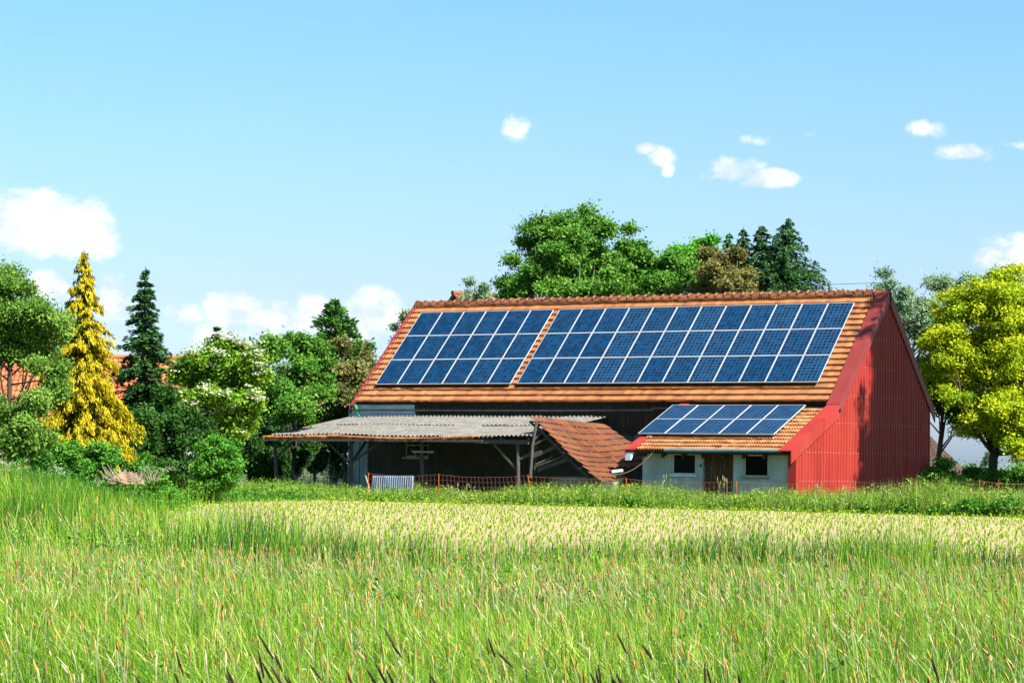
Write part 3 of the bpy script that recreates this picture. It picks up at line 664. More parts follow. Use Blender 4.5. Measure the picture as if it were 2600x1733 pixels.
# ridge caps
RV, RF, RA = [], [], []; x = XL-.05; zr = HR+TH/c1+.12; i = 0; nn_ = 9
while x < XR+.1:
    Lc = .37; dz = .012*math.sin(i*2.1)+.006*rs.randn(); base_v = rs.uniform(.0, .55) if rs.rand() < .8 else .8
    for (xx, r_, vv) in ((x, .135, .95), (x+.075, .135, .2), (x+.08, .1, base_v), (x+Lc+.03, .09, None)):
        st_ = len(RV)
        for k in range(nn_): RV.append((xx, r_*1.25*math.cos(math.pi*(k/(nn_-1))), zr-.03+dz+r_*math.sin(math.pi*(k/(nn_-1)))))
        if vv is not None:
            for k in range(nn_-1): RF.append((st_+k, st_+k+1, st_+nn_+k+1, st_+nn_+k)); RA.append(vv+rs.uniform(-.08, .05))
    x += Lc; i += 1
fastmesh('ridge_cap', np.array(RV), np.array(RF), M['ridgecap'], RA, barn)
# verge trims
def verge(name, pts, xa, xb, m, drop=.34, top=.09, inner=True):
    loops = []
    o = 1 if xb > xa else -1
    for (y, z) in pts:
        loops.append([(xa, y, z+top), (xb, y, z+top), (xb, y, z-drop), (xb-.035*o, y, z-drop), (xb-.035*o, y, z+top-.035), (xa, y, z+top-.035)])
    mb = MB(); mb.sweep(loops); return mb.build(name, m, barn)
zb = lambda y: HR+TH/c1-abs(y)*math.tan(P1)
zl = lambda y: A2[2]+TH/c2-(A2[1]-y)*math.tan(P2)
YE = -4.36; YK = -4.42; YLE = A2[1]-3.86*c2
ZK = zl(YK)
mk = YK
verge('verge_trim', [(0.12, HR+TH/c1+.0), (0, HR+TH/c1+.06), (mk, max(zb(mk), ZK)+.02)], XR-.06, XG+.07, M['redtrim'])
vt = verge('verge_trim', [(mk-.0, ZK+.035), (YLE-.05, zl(YLE-.05)+.03)], XR-.04, XG+.075, M['redmetal'], .36, .08)
verge('verge_trim', [(0.0, HR+TH/c1+.05), (4.45, zb(4.45)+.03)], XG-.3, XG+.07, M['redtrim'])
verge('verge_trim', [(4.5, zb(4.5)), (0, HR+TH/c1+.04), (-4.42, zb(-4.42)+.02)], XL+.06, XL-.12, M['redtrim'], .3, .06)
# gable wall: ribbed sheet
def zroof(y):
    return (zb(y) if y > mk else zl(y))-.1
ys = []; y = -7.75
while y < 4.12:
    ys += [(y, 0), (y+.165, 0), (y+.185, .035), (y+.225, .035)]; y += .245
ys = [(a_, b_) for a_, b_ in ys if a_ < 4.12]+[(4.12, 0)]
extra = []
V = []; Fq = []
for i_, (yy, o_) in enumerate(ys):
    V += [(XG+o_, yy, .1), (XG+o_, yy, zroof(yy))]
for i_ in range(len(ys)-1):
    Fq.append((2*i_, 2*i_+2, 2*i_+3, 2*i_+1))
mb = MB(); mb.add(V, Fq)
mb.box((XG-.12, -7.78, .1), (XG-.02, 4.12, 2.0))
# backing gable plate
pl_ = [(-7.78, .1), (4.12, .1), (4.12, zroof(4.12)), (0, zroof(0)), (mk, zroof(mk+.01)), (-7.78, zroof(-7.78))]
mb.sweep([[(XG-.015, a_, b_) for a_, b_ in pl_], [(XG-.13, a_, b_-.02) for a_, b_ in pl_]])
mb.box((XG-.25, -7.86, .1), (XG+.03, -7.78, zroof(-7.8)+.02)); mb.box((XG-.0, -7.85, .1), (XG+.045, -7.68, zroof(-7.8)))
gw = mb.build('gable_wall', M['redmetal'], barn)
mb = MB()
for zrow in (1.12, 2.08, 3.1, 4.07, 5.08, 6.1, 7.0):
    y = -7.75
    while y < 4.0:
        if zroof(y) > zrow+.15 and rs.rand() < .9: mb.box((XG+.035, y+.19, zrow-.014), (XG+.043, y+.218, zrow+.014))
        y += .245
mb.build('screw', M['screw'], gw)['kind'] = 'stuff'
# front wall of the main barn: pale metal cladding, dark boards, plaster below
YW = -4.0
mb = MB(); x = 1.95
while x < 19.2:
    w_ = rs.uniform(.13, .19); mb.box((x, YW-.02-rs.rand()*.02, 2.62+rs.uniform(-.06, .06)), (x+w_-.008, YW+.05, 3.8)); x += w_
mb.box((1.9, YW+.0, 2.7), (19.3, YW+.12, 3.82))
mb.build('board_wall', M['wood_dark'], barn)
mb = MB()
for i_ in range(5): z = 3.72-.17*i_; mb.sweep([[(xx, YW-.03, z), (xx, YW-.06, z-.15), (xx, YW-.03, z-.165), (xx, YW+.03, z-.165), (xx, YW+.03, z)] for xx in (-.1, 1.98+.03*i_)])
mb.build('metal_cladding', M['whitemetal'], barn)
mb = MB()
for xx in np.arange(-1.0, -.1, .15): mb.box((xx, YW-.09, .1), (xx+.1, YW-.02, 3.75)); mb.box((xx+.1, YW-.07, .1), (xx+.15, YW-.02, 3.75))
mb.box((-1.0, YW-.02, .1), (-.85, 3.9, 3.7)); mb.box((-.55, YW-.13, .35), (-.46, YW-.09, 2.9))
mb.build('corner_cladding', M['whitemetal'], barn)
def wall_holes(mb, x0, x1, z0, z1, holes, y0, y1):
    xs_ = sorted({x0, x1, *[h[0] for h in holes], *[h[1] for h in holes]}); zs_ = sorted({z0, z1, *[h[2] for h in holes], *[h[3] for h in holes]})
    for a_, b_ in zip(xs_[:-1], xs_[1:]):
        run = None
        for u_, v_ in zip(zs_[:-1], zs_[1:]):
            cx_, cz_ = (a_+b_)/2, (u_+v_)/2
            inside = any(h[0] < cx_ < h[1] and h[2] < cz_ < h[3] for h in holes)
            if not inside:
                if run is None: run = [u_, v_]
                else: run[1] = v_
            if inside and run: mb.box((a_, y0, run[0]), (b_, y1, run[1])); run = None
        if run: mb.box((a_, y0, run[0]), (b_, y1, run[1]))
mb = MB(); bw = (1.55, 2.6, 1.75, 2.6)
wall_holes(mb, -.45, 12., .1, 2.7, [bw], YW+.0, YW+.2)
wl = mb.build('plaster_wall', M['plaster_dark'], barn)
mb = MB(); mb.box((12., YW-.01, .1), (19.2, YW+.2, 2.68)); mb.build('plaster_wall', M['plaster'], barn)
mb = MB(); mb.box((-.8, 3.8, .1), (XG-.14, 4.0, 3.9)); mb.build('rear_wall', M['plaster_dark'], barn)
def window(parent, a, b, z0, z1, y, fw_=.05, sillm='winframe', cross=False):
    mb = MB(); yf = y+.06
    mb.box((a, yf, z0), (a+fw_, yf+.06, z1)); mb.box((b-fw_, yf, z0), (b, yf+.06, z1)); mb.box((a+fw_, yf, z0), (b-fw_, yf+.06, z0+fw_)); mb.box((a+fw_, yf, z1-fw_), (b-fw_, yf+.06, z1))
    if cross: mb.box((a+fw_, yf+.005, (z0+z1)/2), (b-fw_, yf+.05, (z0+z1)/2+.04))
    w = mb.build('window', M['winframe'], parent)
    mb = MB(); mb.box((a+fw_-.004, yf+.03, z0+fw_-.004), (b-fw_+.004, yf+.04, z1-fw_+.004)); mb.build('pane', M['glass'], w)
    mb = MB(); mb.box((a-.07, y-.07, z0-.07), (b+.07, y+.05, z0-.003)); mb.build('sill', M[sillm], w)
    return w
window(barn, bw[0], bw[1], bw[2], bw[3], YW, .06, cross=True)
# gutter of the main roof
ye, ze = YE-.06, zb(YE)-.1
mb = MB(); loops = []
for xx in np.linspace(XL-.1, 12.4, 16):
    zz = ze-.03-.02*math.sin((xx-XL)/12.9*math.pi)
    loops.append([(xx, ye-.0+.07*math.cos(a_), zz+.07*math.sin(a_)) for a_ in np.linspace(math.pi, 2*math.pi, 6)]+[(xx, ye+.06*math.cos(a_), zz+.06*math.sin(a_)) for a_ in np.linspace(2*math.pi, math.pi, 6)])
mb.sweep(loops); mb.build('gutter', M['gutter'], barn)
mb = MB(); mb.tube([(12.35, ye, ze-.02), (16, ye, ze+.0), (XR-.6, ye, ze-.0), (XG-.25, ye, ze-.02), (XG+.12, ye, ze-.06)], [.055, .06, .06, .075, .05], 8); mb.build('gutter', M['darkgutter'], barn)
mb = MB(); a_ = onY(901, 1028, ye); b_ = onY(913, 1058, ye+.0); mb.tube([a_, b_], .065, 10); mb.tube([b_-(b_-a_)*.12, b_], .075, 10); mb.build('downpipe', M['greenpipe'], barn)
# thin lightning wire above the ridge
mb = MB(); mb.tube([(5, .02, HR+.12), (9, .02, HR+.13), (13, .02, HR+.11), (16, .02, HR+.14), (XG-.3, .02, HR+.17)], .008, 4)
for xx in (6, 8.3, 10.5, 12.8, 15, 17, 18.6): mb.tube([(xx, .02, HR-.1), (xx, .02, HR+.13)], .008, 4)
mb.build('lightning_wire', M['black'], barn)

# lean-to extension
XLL = C[0]+KS*(14.12-C[0]); 
tl = tiles('lean_to_roof', XLL+.02, XG-.3, -.12, 3.86, fr2, M['tile_lean'], barn, .1, .33)
tl.location = (0, -TH*s2_, TH*c2)
mb = MB(); mb.sweep([[f2(XLL-.05, -.3, TH-.05), f2(XG-.1, -.3, TH-.05), f2(XG-.1, 3.8, TH-.05), f2(XLL-.05, 3.8, TH-.05)], [f2(XLL-.05, -.3, TH-.15), f2(XG-.1, -.3, TH-.15), f2(XG-.1, 3.75, TH-.15), f2(XLL-.05, 3.75, TH-.15)]])
for xx in np.arange(XLL+.3, XG-.3, .75): mb.beam(f2(xx, 3.0, TH-.21), f2(xx, 3.83, TH-.21), .08, .11)
mb.build('lean_to_rafters', M['wood_dark'], barn)
verge('verge_trim', [(mk+.3, zl(mk+.3)+.03), (YLE-.06, zl(YLE-.06)+.03)], XLL+.1, XLL-.26, M['redmetal'], .12, .07)
mb = MB(); xx = XLL-.24; mb.sweep([[(xx-.02, YLE-.04, zl(YLE)-.04), (xx-.02, YLE+.55, zl(YLE+.5)-.08), (xx-.02, YLE+.2, zl(YLE)-.1), (xx-.02, YLE-.02, zl(YLE)-.3)], [(xx+.2, YLE-.04, zl(YLE)-.04), (xx+.2, YLE+.55, zl(YLE+.5)-.08), (xx+.2, YLE+.2, zl(YLE)-.1), (xx+.2, YLE-.02, zl(YLE)-.3)]])
mb.build('eave_end', M['whitemetal'], barn)
YF = -7.55
def hx(px, py): q_ = onY(px, py, YF); return q_[0], q_[2]
w1a, w1b, w2a, w2b = hx(1705, 1203), hx(1766, 1151), hx(1888, 1208), hx(1949, 1155)
dr0, dr1 = hx(1785, 1150), hx(1862, 1150)
mb = MB(); H1 = (w1a[0], w1b[0], w1a[1], w1b[1]); H2 = (w2a[0], w2b[0], w2a[1], w2b[1]); HDR = (dr0[0], dr1[0], .1, dr0[1])
xl_ = XLL+.02
wall_holes(mb, xl_, XG-.22, .1, 2.2, [H1, H2, HDR], YF, YF+.22)
mb.box((xl_, YF+.22, .1), (xl_+.2, YW, 2.25)); mb.box((xl_, YF+.3, 2.25), (xl_+.18, YW, 2.6)); mb.box((xl_, YF+1.3, 2.6), (xl_+.18, YW, 3.0)); mb.box((xl_, YF+2.3, 3.0), (xl_+.18, YW, 3.4))
mb.box((xl_+.2, YF+1.6, .1), (XG-.3, YF+1.7, 2.2))
mb.build('lean_to_wall', M['plaster'], barn)
window(barn, *H1, YF, .045); window(barn, *H2, YF, .03, sillm='wood_pale')
mb = MB(); x = HDR[0]+.02; mid = HDR[0]+.55*(HDR[1]-HDR[0])
while x < HDR[1]-.03:
    w_ = min(rs.uniform(.09, .13), HDR[1]-.02-x); mb.box((x, YF+.1-rs.rand()*.012, .15), (x+w_-.006, YF+.14, HDR[3]-.03-(0.0 if x > mid else .0))); x += w_
mb.box((HDR[0]+.02, YF+.07, HDR[3]-.42), (mid, YF+.095, HDR[3]-.36)); mb.box((mid-.03, YF+.06, .15), (mid+.03, YF+.095, HDR[3]-.03))
dd_ = mb.build('door', M['wood_door'], barn)
mb = MB(); mb.box((HDR[0]-.1, YF-.04, HDR[3]-.45), (HDR[0]-.03, YF-.003, HDR[3]-.37)); mb.build('latch', M['black'], dd_)
mb = MB(); a_ = onY(1687, 1142, YLE+.05); b_ = onY(1983, 1144, YLE+.05)
mb.tube([a_, a_*.7+b_*.3-np.array([0, 0, .01]), a_*.35+b_*.65, b_], [.06, .062, .058, .05], 10)
for t_ in (.2, .6, .8): c_ = a_*(1-t_)+b_*t_; mb.tube([c_-np.array([.02, 0, 0]), c_+np.array([.02, 0, 0])], .068, 10)
mb.build('gutter', M['tealpipe'], barn)
# cable from the lean-to eave down to the fallen roof
mb = MB(); a_ = onY(1667, 1137, YLE+.15); b_ = np.array([13.1, -8.9, 1.25]); pts = [a_*(1-t)+b_*t-np.array([0, 0, .28*4*t*(1-t)]) for t in np.linspace(0, 1, 12)]
mb.tube(pts, .014, 5); tag(mb.build('cable', M['cable']), 'olive cable sagging from the lean-to eave down to the collapsed tile roof', 'cable')

# ================================================================== SOLAR PANELS
def panel_proto(pw, ph, matn, nx=6, ny=9):
    r = empty('solar_panel', (0, 0, 0))
    w, h = pw-.012, ph-.012; fwid = .021; mb = MB()
    mb.box((0, 0, -.04), (w, fwid, 0)); mb.box((0, h-fwid, -.04), (w, h, 0)); mb.box((0, fwid, -.04), (fwid, h-fwid, 0)); mb.box((w-fwid, fwid, -.04), (w, h-fwid, 0))
    mb.box((.1, .2, -.115), (.14, h-.2, -.045)); mb.box((w-.14, .2, -.115), (w-.1, h-.2, -.045))
    fr_ = mb.build('frame', M['frame_alu'], r, local=True)
    V = [(fwid, fwid, -.006), (w-fwid, fwid, -.006), (w-fwid, h-fwid, -.006), (fwid, h-fwid, -.006)]
    V += [(a_, b_, -.03) for a_, b_, _ in V]
    gl = fastmesh('cell_sheet', np.array(V), np.array([[0, 1, 2, 3], [7, 6, 5, 4], [0, 4, 5, 1], [1, 5, 6, 2], [2, 6, 7, 3], [3, 7, 4, 0]]), M[matn], uv=np.array([(0, 0), (nx, 0), (nx, ny), (0, ny)]*2))
    gl.parent = r
    return r
def place(proto, used, loc, rotx, label, group):
    if used is None: r = proto
    else:
        r = proto.copy(); col.objects.link(r)
        for ch in proto.children:
            c_ = ch.copy(); col.objects.link(c_); c_.parent = r
    r.location = tuple(loc); r.rotation_euler = (rotx+rs.randn()*.0015, 0, 0)
    tag(r, label, 'solar panel', group); return r
ORD = ['first', 'second', 'third', 'fourth', 'fifth', 'sixth', 'seventh', 'eighth', 'ninth', 'tenth', 'eleventh', 'twelfth']
RW = ['top', 'middle', 'bottom']
PWD, PHT, S0, GAP = 1.01, 1.4351, .8488, .2636
for (mt_, cols, X0, where, lo_c) in (('pv_a', 6, 0., 'smaller left array', 0), ('pv_a', 3, 6.06+GAP, 'large right array', 0), ('pv_b', 9, 6.06+GAP+3*PWD, 'large right array', 3)):
    pr_ = panel_proto(PWD, PHT, mt_); used_ = None
    for rr_ in range(3):
        for cc_ in range(cols):
            L0 = f1(X0+cc_*PWD, S0+(rr_+1)*PHT, .03)
            if mt_ == 'pv_a' and rr_ == 2 and cc_ < 2 and X0 == 0: pass
            place(pr_, used_, L0, P1, f'{RW[rr_]}-row blue panel, {ORD[cc_+lo_c]} from left in the {where} of the main roof', 'solar panels on the main barn roof'); used_ = 1
pr_ = panel_proto(1.01*KS, 1.3702*KS, 'pv_b'); used_ = None
for rr_ in range(2):
    for cc_ in range(5):
        place(pr_, used_, f2(A2[0]+cc_*1.01*KS, (rr_+1)*1.3702*KS, .02), P2, f'{["upper", "lower"][rr_]}-row blue panel, {ORD[cc_]} from left on the low lean-to roof', 'solar panels on the lean-to roof'); used_ = 1

# ================================================================== CANOPY SHED
shed = empty('canopy_shed', (4.7, -6.8, GZ), 'open-sided shed with grey corrugated roof on timber posts before the barn', 'shed')
ZBk, ZFr = 3.27, 2.5; YBk, YFr = -4.12, -9.45
def fibre(x0, x1, ya, yb, lift):
    nx = int((x1-x0)/.177*6)+1; xs_ = np.linspace(x0, x1, nx); yy = np.linspace(ya, yb, 14)
    t = (yy-YBk)/(YFr-YBk); Z = (ZBk+(ZFr-ZBk)*t)[:, None]+lift+.028*np.cos(xs_/.177*2*math.pi)[None]
    sh = np.floor((xs_-x0)/1.06).astype(int); j = rs.randn(sh.max()+2)*.014; j2 = rs.randn(sh.max()+2)*.03
    Z = Z+j[sh][None]+.035*np.sin(xs_*.8)[None]*t[:, None]*1.; Yg = yy[:, None]+j2[sh][None]*np.array([0]*13+[1])[:, None]
    return np.stack([np.broadcast_to(xs_, Z.shape), Yg, Z], -1)
mb = MB()
for (a_, b_, lf_) in ((YBk, -6.75, .03), (-6.5, YFr, 0.)):
    for th in (0, -.014):
        g = fibre(-.72, 10.4, a_, b_, lf_+th); rs_state = None; mb.grid(g)
mb.build('corrugated_roof', M['fibre'], shed)
def frs(x, s, h):
    zsag = .05*np.sin((x+1.2)*.75)*(x > 2)-.03*(x < 1)
    return np.stack([x, -9.4-s*.97, 2.47-s*.26+zsag+h], -1)
tiles('tile_strip', -.85, 8.2, 0, .42, frs, M['tile'], shed, .1, .4, .02)
mb = MB()
mb.beam((-.8, -9.3, 2.36), (4.2, -9.3, 2.35), .12, .14); mb.beam((4.2, -9.3, 2.35), (10.2, -9.35, 2.3), .12, .14)
mb.beam((-.9, -6.6, 2.75), (10.3, -6.6, 2.75), .1, .12)
for xx in np.arange(-.8, 10.4, 1.1): mb.beam((xx, -4.15, 3.17), (xx, -9.4, 2.41), .07, .09)
mb.beam((-.8, -9.78, 2.3), (8.6, -9.78, 2.33), .03, .08)
mb.build('roof_frame', M['wood_grey'], shed)
posts = [(-.55, -9.25), (2.72, -9.25), (5.8, -9.25), (9.75, -9.3), (.6, -6.6), (4.6, -6.6), (8.4, -6.6)]
for i_, (x, y) in enumerate(posts):
    zt = 2.3 if y < -8 else 2.7
    mb = MB(); ln = [(-.12, 0), (.0, 0), (-.06, 0), (-.03, 0), (0, 0), (.1, 0), (0, 0)][i_]
    mb.tube([(x+.0, y, .1), (x+ln[0]*.5+.01, y, 1.2), (x+ln[0], y, zt)], [.085, .075, .07], 8)
    mb.build('post', M['wood_grey'], shed)
def brace(a_, b_, w_=.07):
    mb = MB(); mb.beam(a_, b_, w_, w_); mb.build('brace', M['wood_grey'], shed)
brace((2.72, -9.25, 1.45), (1.6, -9.25, 2.32)); brace((2.72, -9.25, 1.5), (4.1, -9.25, 2.32)); brace((2.72, -9.1, 1.6), (2.72, -8.0, 2.55)); brace((-.55, -9.2, 1.7), (.25, -9.25, 2.32))
brace((5.8, -9.25, 1.6), (5.3, -9.25, 2.0)); brace((9.7, -9.3, 1.35), (8.7, -9.3, 2.28)); brace((.6, -6.6, 1.9), (1.4, -6.6, 2.7)); brace((.6, -6.6, 1.9), (-.2, -6.6, 2.7)); brace((4.6, -6.6, 2.0), (3.9, -6.6, 2.72)); brace((4.6, -6.6, 2.0), (5.4, -6.6, 2.72)); brace((9.75, -9.3, 1.7), (10.6, -9.2, 2.0))
a_ = onY(1047, 1146, -9.38); b_ = onY(1101, 1147, -9.38)
mb = MB(); mb.beam(a_, b_, .03, .07); tag(mb.build('cross_board', M['wood_pale'], shed), 'pale board nailed across a post')
# tar-dark bale wall and barrel inside: stored dark timber
mb = MB()
for i_ in range(9): mb.beam((5.2+i_*.08, -5.2-.12*(i_ % 3), .35+.14*(i_//2)), (7.6-i_*.1, -5.1-.12*(i_ % 3), .37+.14*(i_//2)), .16, .05)
tag(mb.build('plank_stack', M['wood_grey']), 'stack of old planks in the shade at the back of the open shed', 'planks')

# ================================================================== COLLAPSED TILE SHED
fs = empty('collapsed_shed', (11.8, -8.0, GZ), 'half collapsed shed with weathered red tile roof sloping to the lean-to', 'shed')
A_ = np.array([10.14, -9.3, 3.17]); D_ = np.array([13.0, -9.35, 1.02]); B_ = np.array([10.75, -5.0, 3.02]); E_ = np.array([13.75, -5.3, 1.0])
Ls_ = np.linalg.norm(D_-A_)
nrm = unit(np.cross(D_-A_, B_-A_)); nrm = nrm if nrm[2] > 0 else -nrm
def frf(x, s, h):  # x 0..4.2 along ridge (back), s 0..Ls down
    u = x/4.3; v = s/Ls_
    P_ = (A_*(1-u)[:, None]+B_*u[:, None])*(1-v)[:, None]+(D_*(1-u)[:, None]+E_*u[:, None])*v[:, None]
    sag = -.16*np.sin(math.pi*np.clip(u, 0, 1))*np.sin(math.pi*np.clip(v, 0, 1))-.08*np.sin(3*u+1)*v+.03*np.sin(7*v+5*u)
    return P_+nrm*(h+sag)[:, None]
def fmask(x, s):
    i_ = np.floor(s/.33); e = .1*((i_*37) % 3)*.3
    ok = x > e*.8
    ok &= ~((s > 2.75) & (x > 1.55+.2*(i_ % 2)))      # lower corner fallen away
    ok &= ~((s > 3.3) & (x > .9))
    return ok
tiles('tile_roof', 0., 4.3, 0., Ls_, frf, M['tile_old'], fs, .12, .33, .024, .055, 6, 1, .009, fmask)
def fp(x, s, h): return frf(np.array([x]), np.array([s]), np.array([h]))[0]
mb = MB()
for s in np.arange(.15, Ls_-.1, .42): 
    e_ = 4.2 if s < 2.7 else 1.4
    mb.tube([fp(t_, s, -.09) for t_ in np.linspace(.02, e_, 9)], .025, 4)
for x in (.12, 1.4, 2.7, 4.0):
    e_ = Ls_ if x < 1.5 else 2.7
    mb.tube([fp(x, t_, -.16) for t_ in np.linspace(.05, e_-.15, 9)], .045, 4)
mb.build('roof_batten', M['wood_grey'], fs)
mb = MB(); mb.tube([onY(1362, 1072, -9.35), onY(1352, 1130, -9.35), onY(1346, 1213, -9.35)], [.05, .055, .06], 7); mb.build('pole', M['wood_grey'], fs)
mb = MB(); mb.tube([onY(1368, 1076, -9.1), onY(1361, 1140, -9.1), onY(1357, 1200, -9.1)], [.035, .04, .04], 6); mb.build('pole', M['wood_grey'], fs)
for (x0, y0, x1, y1, w_) in ((1355, 1117, 1385, 1089, .05), (1352, 1130, 1402, 1105, .05), (1348, 1160, 1422, 1127, .06), (1350, 1163, 1425, 1131, .04), (1325, 1160, 1348, 1148, .05), (1360, 1178, 1405, 1158, .05), (1356, 1185, 1448, 1151, .05)):
    mb = MB(); mb.beam(onY(x0, y0, -9.25), onY(x1, y1, -9.1), w_, w_); mb.build('rafter', M['wood_grey'], fs)
mb = MB(); q4 = [onY(1362, 1186, -9.15), onY(1452, 1158, -9.15), onY(1459, 1163, -9.12), onY(1365, 1198, -9.12)]
mb.sweep([q4, [p_+np.array([0, .06, 0]) for p_ in q4]]); mb.build('wide_board', M['wood_grey'], fs)
mb = MB(); a_ = onY(1528, 1210, -9.25)[0]; b_ = onY(1559, 1212, -9.25)[0]; mb.box((a_, -9.3, .1), (b_, -8.95, 1.0)); mb.build('pillar', M['concrete'], fs)
mb = MB(); mb.tube([onY(1553, 1197, -9.4), onY(1580, 1194, -9.0)], .05, 7); mb.build('white_pipe', M['whitemetal'], fs)
# concrete basin beneath
mb = MB(); xa, xb_ = onY(1368, 1215, -8.9)[0], onY(1530, 1215, -8.9)[0]; N_ = 20; outer = []; 
for i_ in range(N_+1):
    t = i_/N_; x = xa+(xb_-xa)*t; y = -8.1-.75*math.sin(math.pi*t); outer.append((x, y))
for (i0, i1, z0, z1, th) in ((0, N_, .1, .85, 0), (0, N_, .86, 1.15, .03)):
    lp = [[(x, y-th, z0), (x, y-th, z1), (x, y+.15, z1), (x, y+.15, z0)] for x, y in outer]; mb.sweep(lp)
tag(mb.build('basin', M['concrete']), 'low curved concrete basin under the collapsed tile roof', 'basin')

# sheet of blue-grey corrugated metal by the fence
a_, b_ = onY(946, 1206, -11.6), onY(1048, 1207, -11.6); nx = 90; xs_ = np.linspace(a_[0], b_[0], nx); Zg = np.linspace(.18, a_[2], 6)
g = np.stack([np.broadcast_to(xs_, (6, nx)), -11.6+.02*np.cos(xs_/.09*2*math.pi)[None]+.05*(Zg[:, None]-.2), np.broadcast_to(Zg[:, None]+.012*np.sin(xs_*2)[None], (6, nx))], -1)
mb = MB(); mb.grid(g); mb.grid(g+np.array([0, .006, 0])); tag(mb.build('metal_sheet', M['bluesheet']), 'blue grey corrugated metal sheet leaning upright behind the orange netting', 'metal sheet')

# ================================================================== FENCE
YFN = -12.5
fence = empty('netting_fence', (12, YFN, GZ), 'orange electric netting fence on thin plastic posts before the barn', 'fence')
tops = [(935.8, 1198.7, -3, 0), (1114, 1202, 0, 0), (1340, 1205, 12, 0), (1589, 1212, 10, 0), (1870, 1220, 2, 0), (2171, 1221, 2, 0), (2487, 1217, 1, 0)]
PT = []
for (x, y, ln, _) in tops:
    t = onY(x, y, YFN); bx = onY(x+ln, y+85, YFN); b = np.array([bx[0], YFN, GZ-.05]); PT.append((t, b))
    mb = MB(); mb.tube([b, (t+b)/2, t], [.014, .013, .012], 6); mb.tube([t-(t-b)*.1, t-(t-b)*.06], .02, 6); mb.build('post', M['orange'], fence)
# corner and return into the distance
ct = at(2535, 1217, 92); ct2 = at(2544, 1228, 104)
for t in (ct, ct2, at(2640, 1222, 74)):
    l, d = xy2ld(t[0], t[1]); b = np.array([t[0]+.02, t[1], float(terrain(l, d))-.05]); mb = MB(); mb.tube([b, t], [.016, .014], 6); mb.build('post', M['orange'], fence)
    PT.append((t, b))
mb = MB(); order = [0, 1, 2, 3, 4, 5, 6, 9]
for i_, j_ in zip(order[:-1], order[1:]):
    (t0, b0), (t1, b1) = PT[i_], PT[j_]; 
    def pt(u, v):
        T_ = t0*(1-u)+t1*u; B2 = b0*(1-u)+b1*u; p_ = B2*(1-v)+T_*v; p_ = p_.copy(); p_[2] -= .07*4*u*(1-u)*v; return p_
    for v in (.97, .8, .63, .47, .32, .18):
        mb.tube([pt(u, v)+np.array([0, 0, .006*rs.randn()]) for u in np.linspace(0, 1, 9)], .0032 if v < .95 else .005, 3)
    nv = int(np.linalg.norm(t1-t0)/.155)
    for k_ in range(1, nv):
        u = k_/nv; ph_ = rs.rand()*6; mb.tube([pt(u+.003*math.sin(ph_+5*v), v) for v in (.02, .3, .5, .63, .8, .97)], .005, 3)
mb.build('netting', M['net'], fence)
mb = MB(); mb.tube([onY(928, 1207, -12.2), onY(935, 1230, -12.2), onY(937, 1255, -12.2)], [.025, .035, .035], 6); tag(mb.build('wooden_stake', M['wood_pale']), 'short pale wooden stake at the left end of the netting fence', 'stake')

# poppies
for (x, y, lab) in ((2560, 1260, 'red poppy in the weeds furthest right, higher on the verge'), (2489, 1276, 'red poppy at the foot of the second orange post from the right')):
    c = onY(x, y, -12.9); o = empty('poppy', (c[0], c[1], GZ), lab, 'flower', 'poppies in the verge')
    mb = MB(); mb.tube([(c[0], c[1], GZ), c], .006, 4); mb.build('stem', M['stem'], o)
    mb = MB()
    for k_ in range(5):
        a_ = k_*1.257; d1 = np.array([math.cos(a_), math.sin(a_), .25]); s_ = np.array([-math.sin(a_), math.cos(a_), 0])
        mb.add([c, c+d1*.06-s_*.045, c+d1*.085+np.array([0, 0, .01]), c+d1*.06+s_*.045], [(0, 1, 2, 3)])
    mb.build('petals', M['poppy'], o)

# ================================================================== BRUSH PILE, MOUND
mb = MB(); rr_ = np.random.RandomState(5)
for i_ in range(230):
    x = rr_.uniform(-.4, 2.6); y = rr_.uniform(-9.0, -7.4); b = np.array([x, y, .2]); ln = rr_.uniform(.5, 1.3); dr = np.array([rr_.randn()*.7, rr_.randn()*.4, 1.1]); dr = unit(dr)
    p2 = b+dr*ln*.5+rr_.randn(3)*.04; p3 = b+dr*ln+rr_.randn(3)*.12-np.array([0, 0, .1]); mb.tube([b, p2, p3], [.014, .01, .004], 3)
for i_ in range(30):
    b = np.array([rr_.uniform(-.5, 2.4), rr_.uniform(-9, -7.6), .4]); mb.tube([b, b+np.array([rr_.randn()*.5, .1, rr_.uniform(.7, 1.5)])], [.01, .004], 3)
for i_ in range(40):
    b = np.array([rr_.uniform(-.5, 2.4), rr_.uniform(-9, -7.6), rr_.uniform(.35, 1.0)]); mb.tube([b, b+np.array([rr_.randn()*.7, rr_.randn()*.2, rr_.uniform(-.15, .2)])], [.01, .005], 3)
tag(mb.build('brush_pile', M['twig']), 'tangled pile of dry grey branches under the left end of the open shed', 'brush pile')
def lump(name, c, R_, m, label, cat, seed=1):
    r_ = np.random.RandomState(seed); n1, n2 = 26, 12; V = []
    for i_ in range(n2+1):
        ph = i_/n2*math.pi/2
        for j_ in range(n1):
            a_ = j_/n1*2*math.pi; dr = np.array([math.cos(a_)*math.cos(ph), math.sin(a_)*math.cos(ph), math.sin(ph)])
            k_ = 1+.13*math.sin(3*a_+seed)+.1*math.sin(5*a_+4*ph)+.05*r_.randn(); V.append(c+dr*np.array(R_)*k_)
    mb = MB(); mb.add(V, [(i_*n1+j_, i_*n1+(j_+1) % n1, (i_+1)*n1+(j_+1) % n1, (i_+1)*n1+j_) for i_ in range(n2) for j_ in range(n1)])
    return tag(mb.build(name, m), label, cat)
c = at(322, 1200, 61); lump('dirt_mound', c-np.array([0, 0, .27]), (.42, .4, .25), M['dirt'], 'small bare mound of reddish dirt in the grass below the golden conifer', 'dirt mound')
mb = MB()
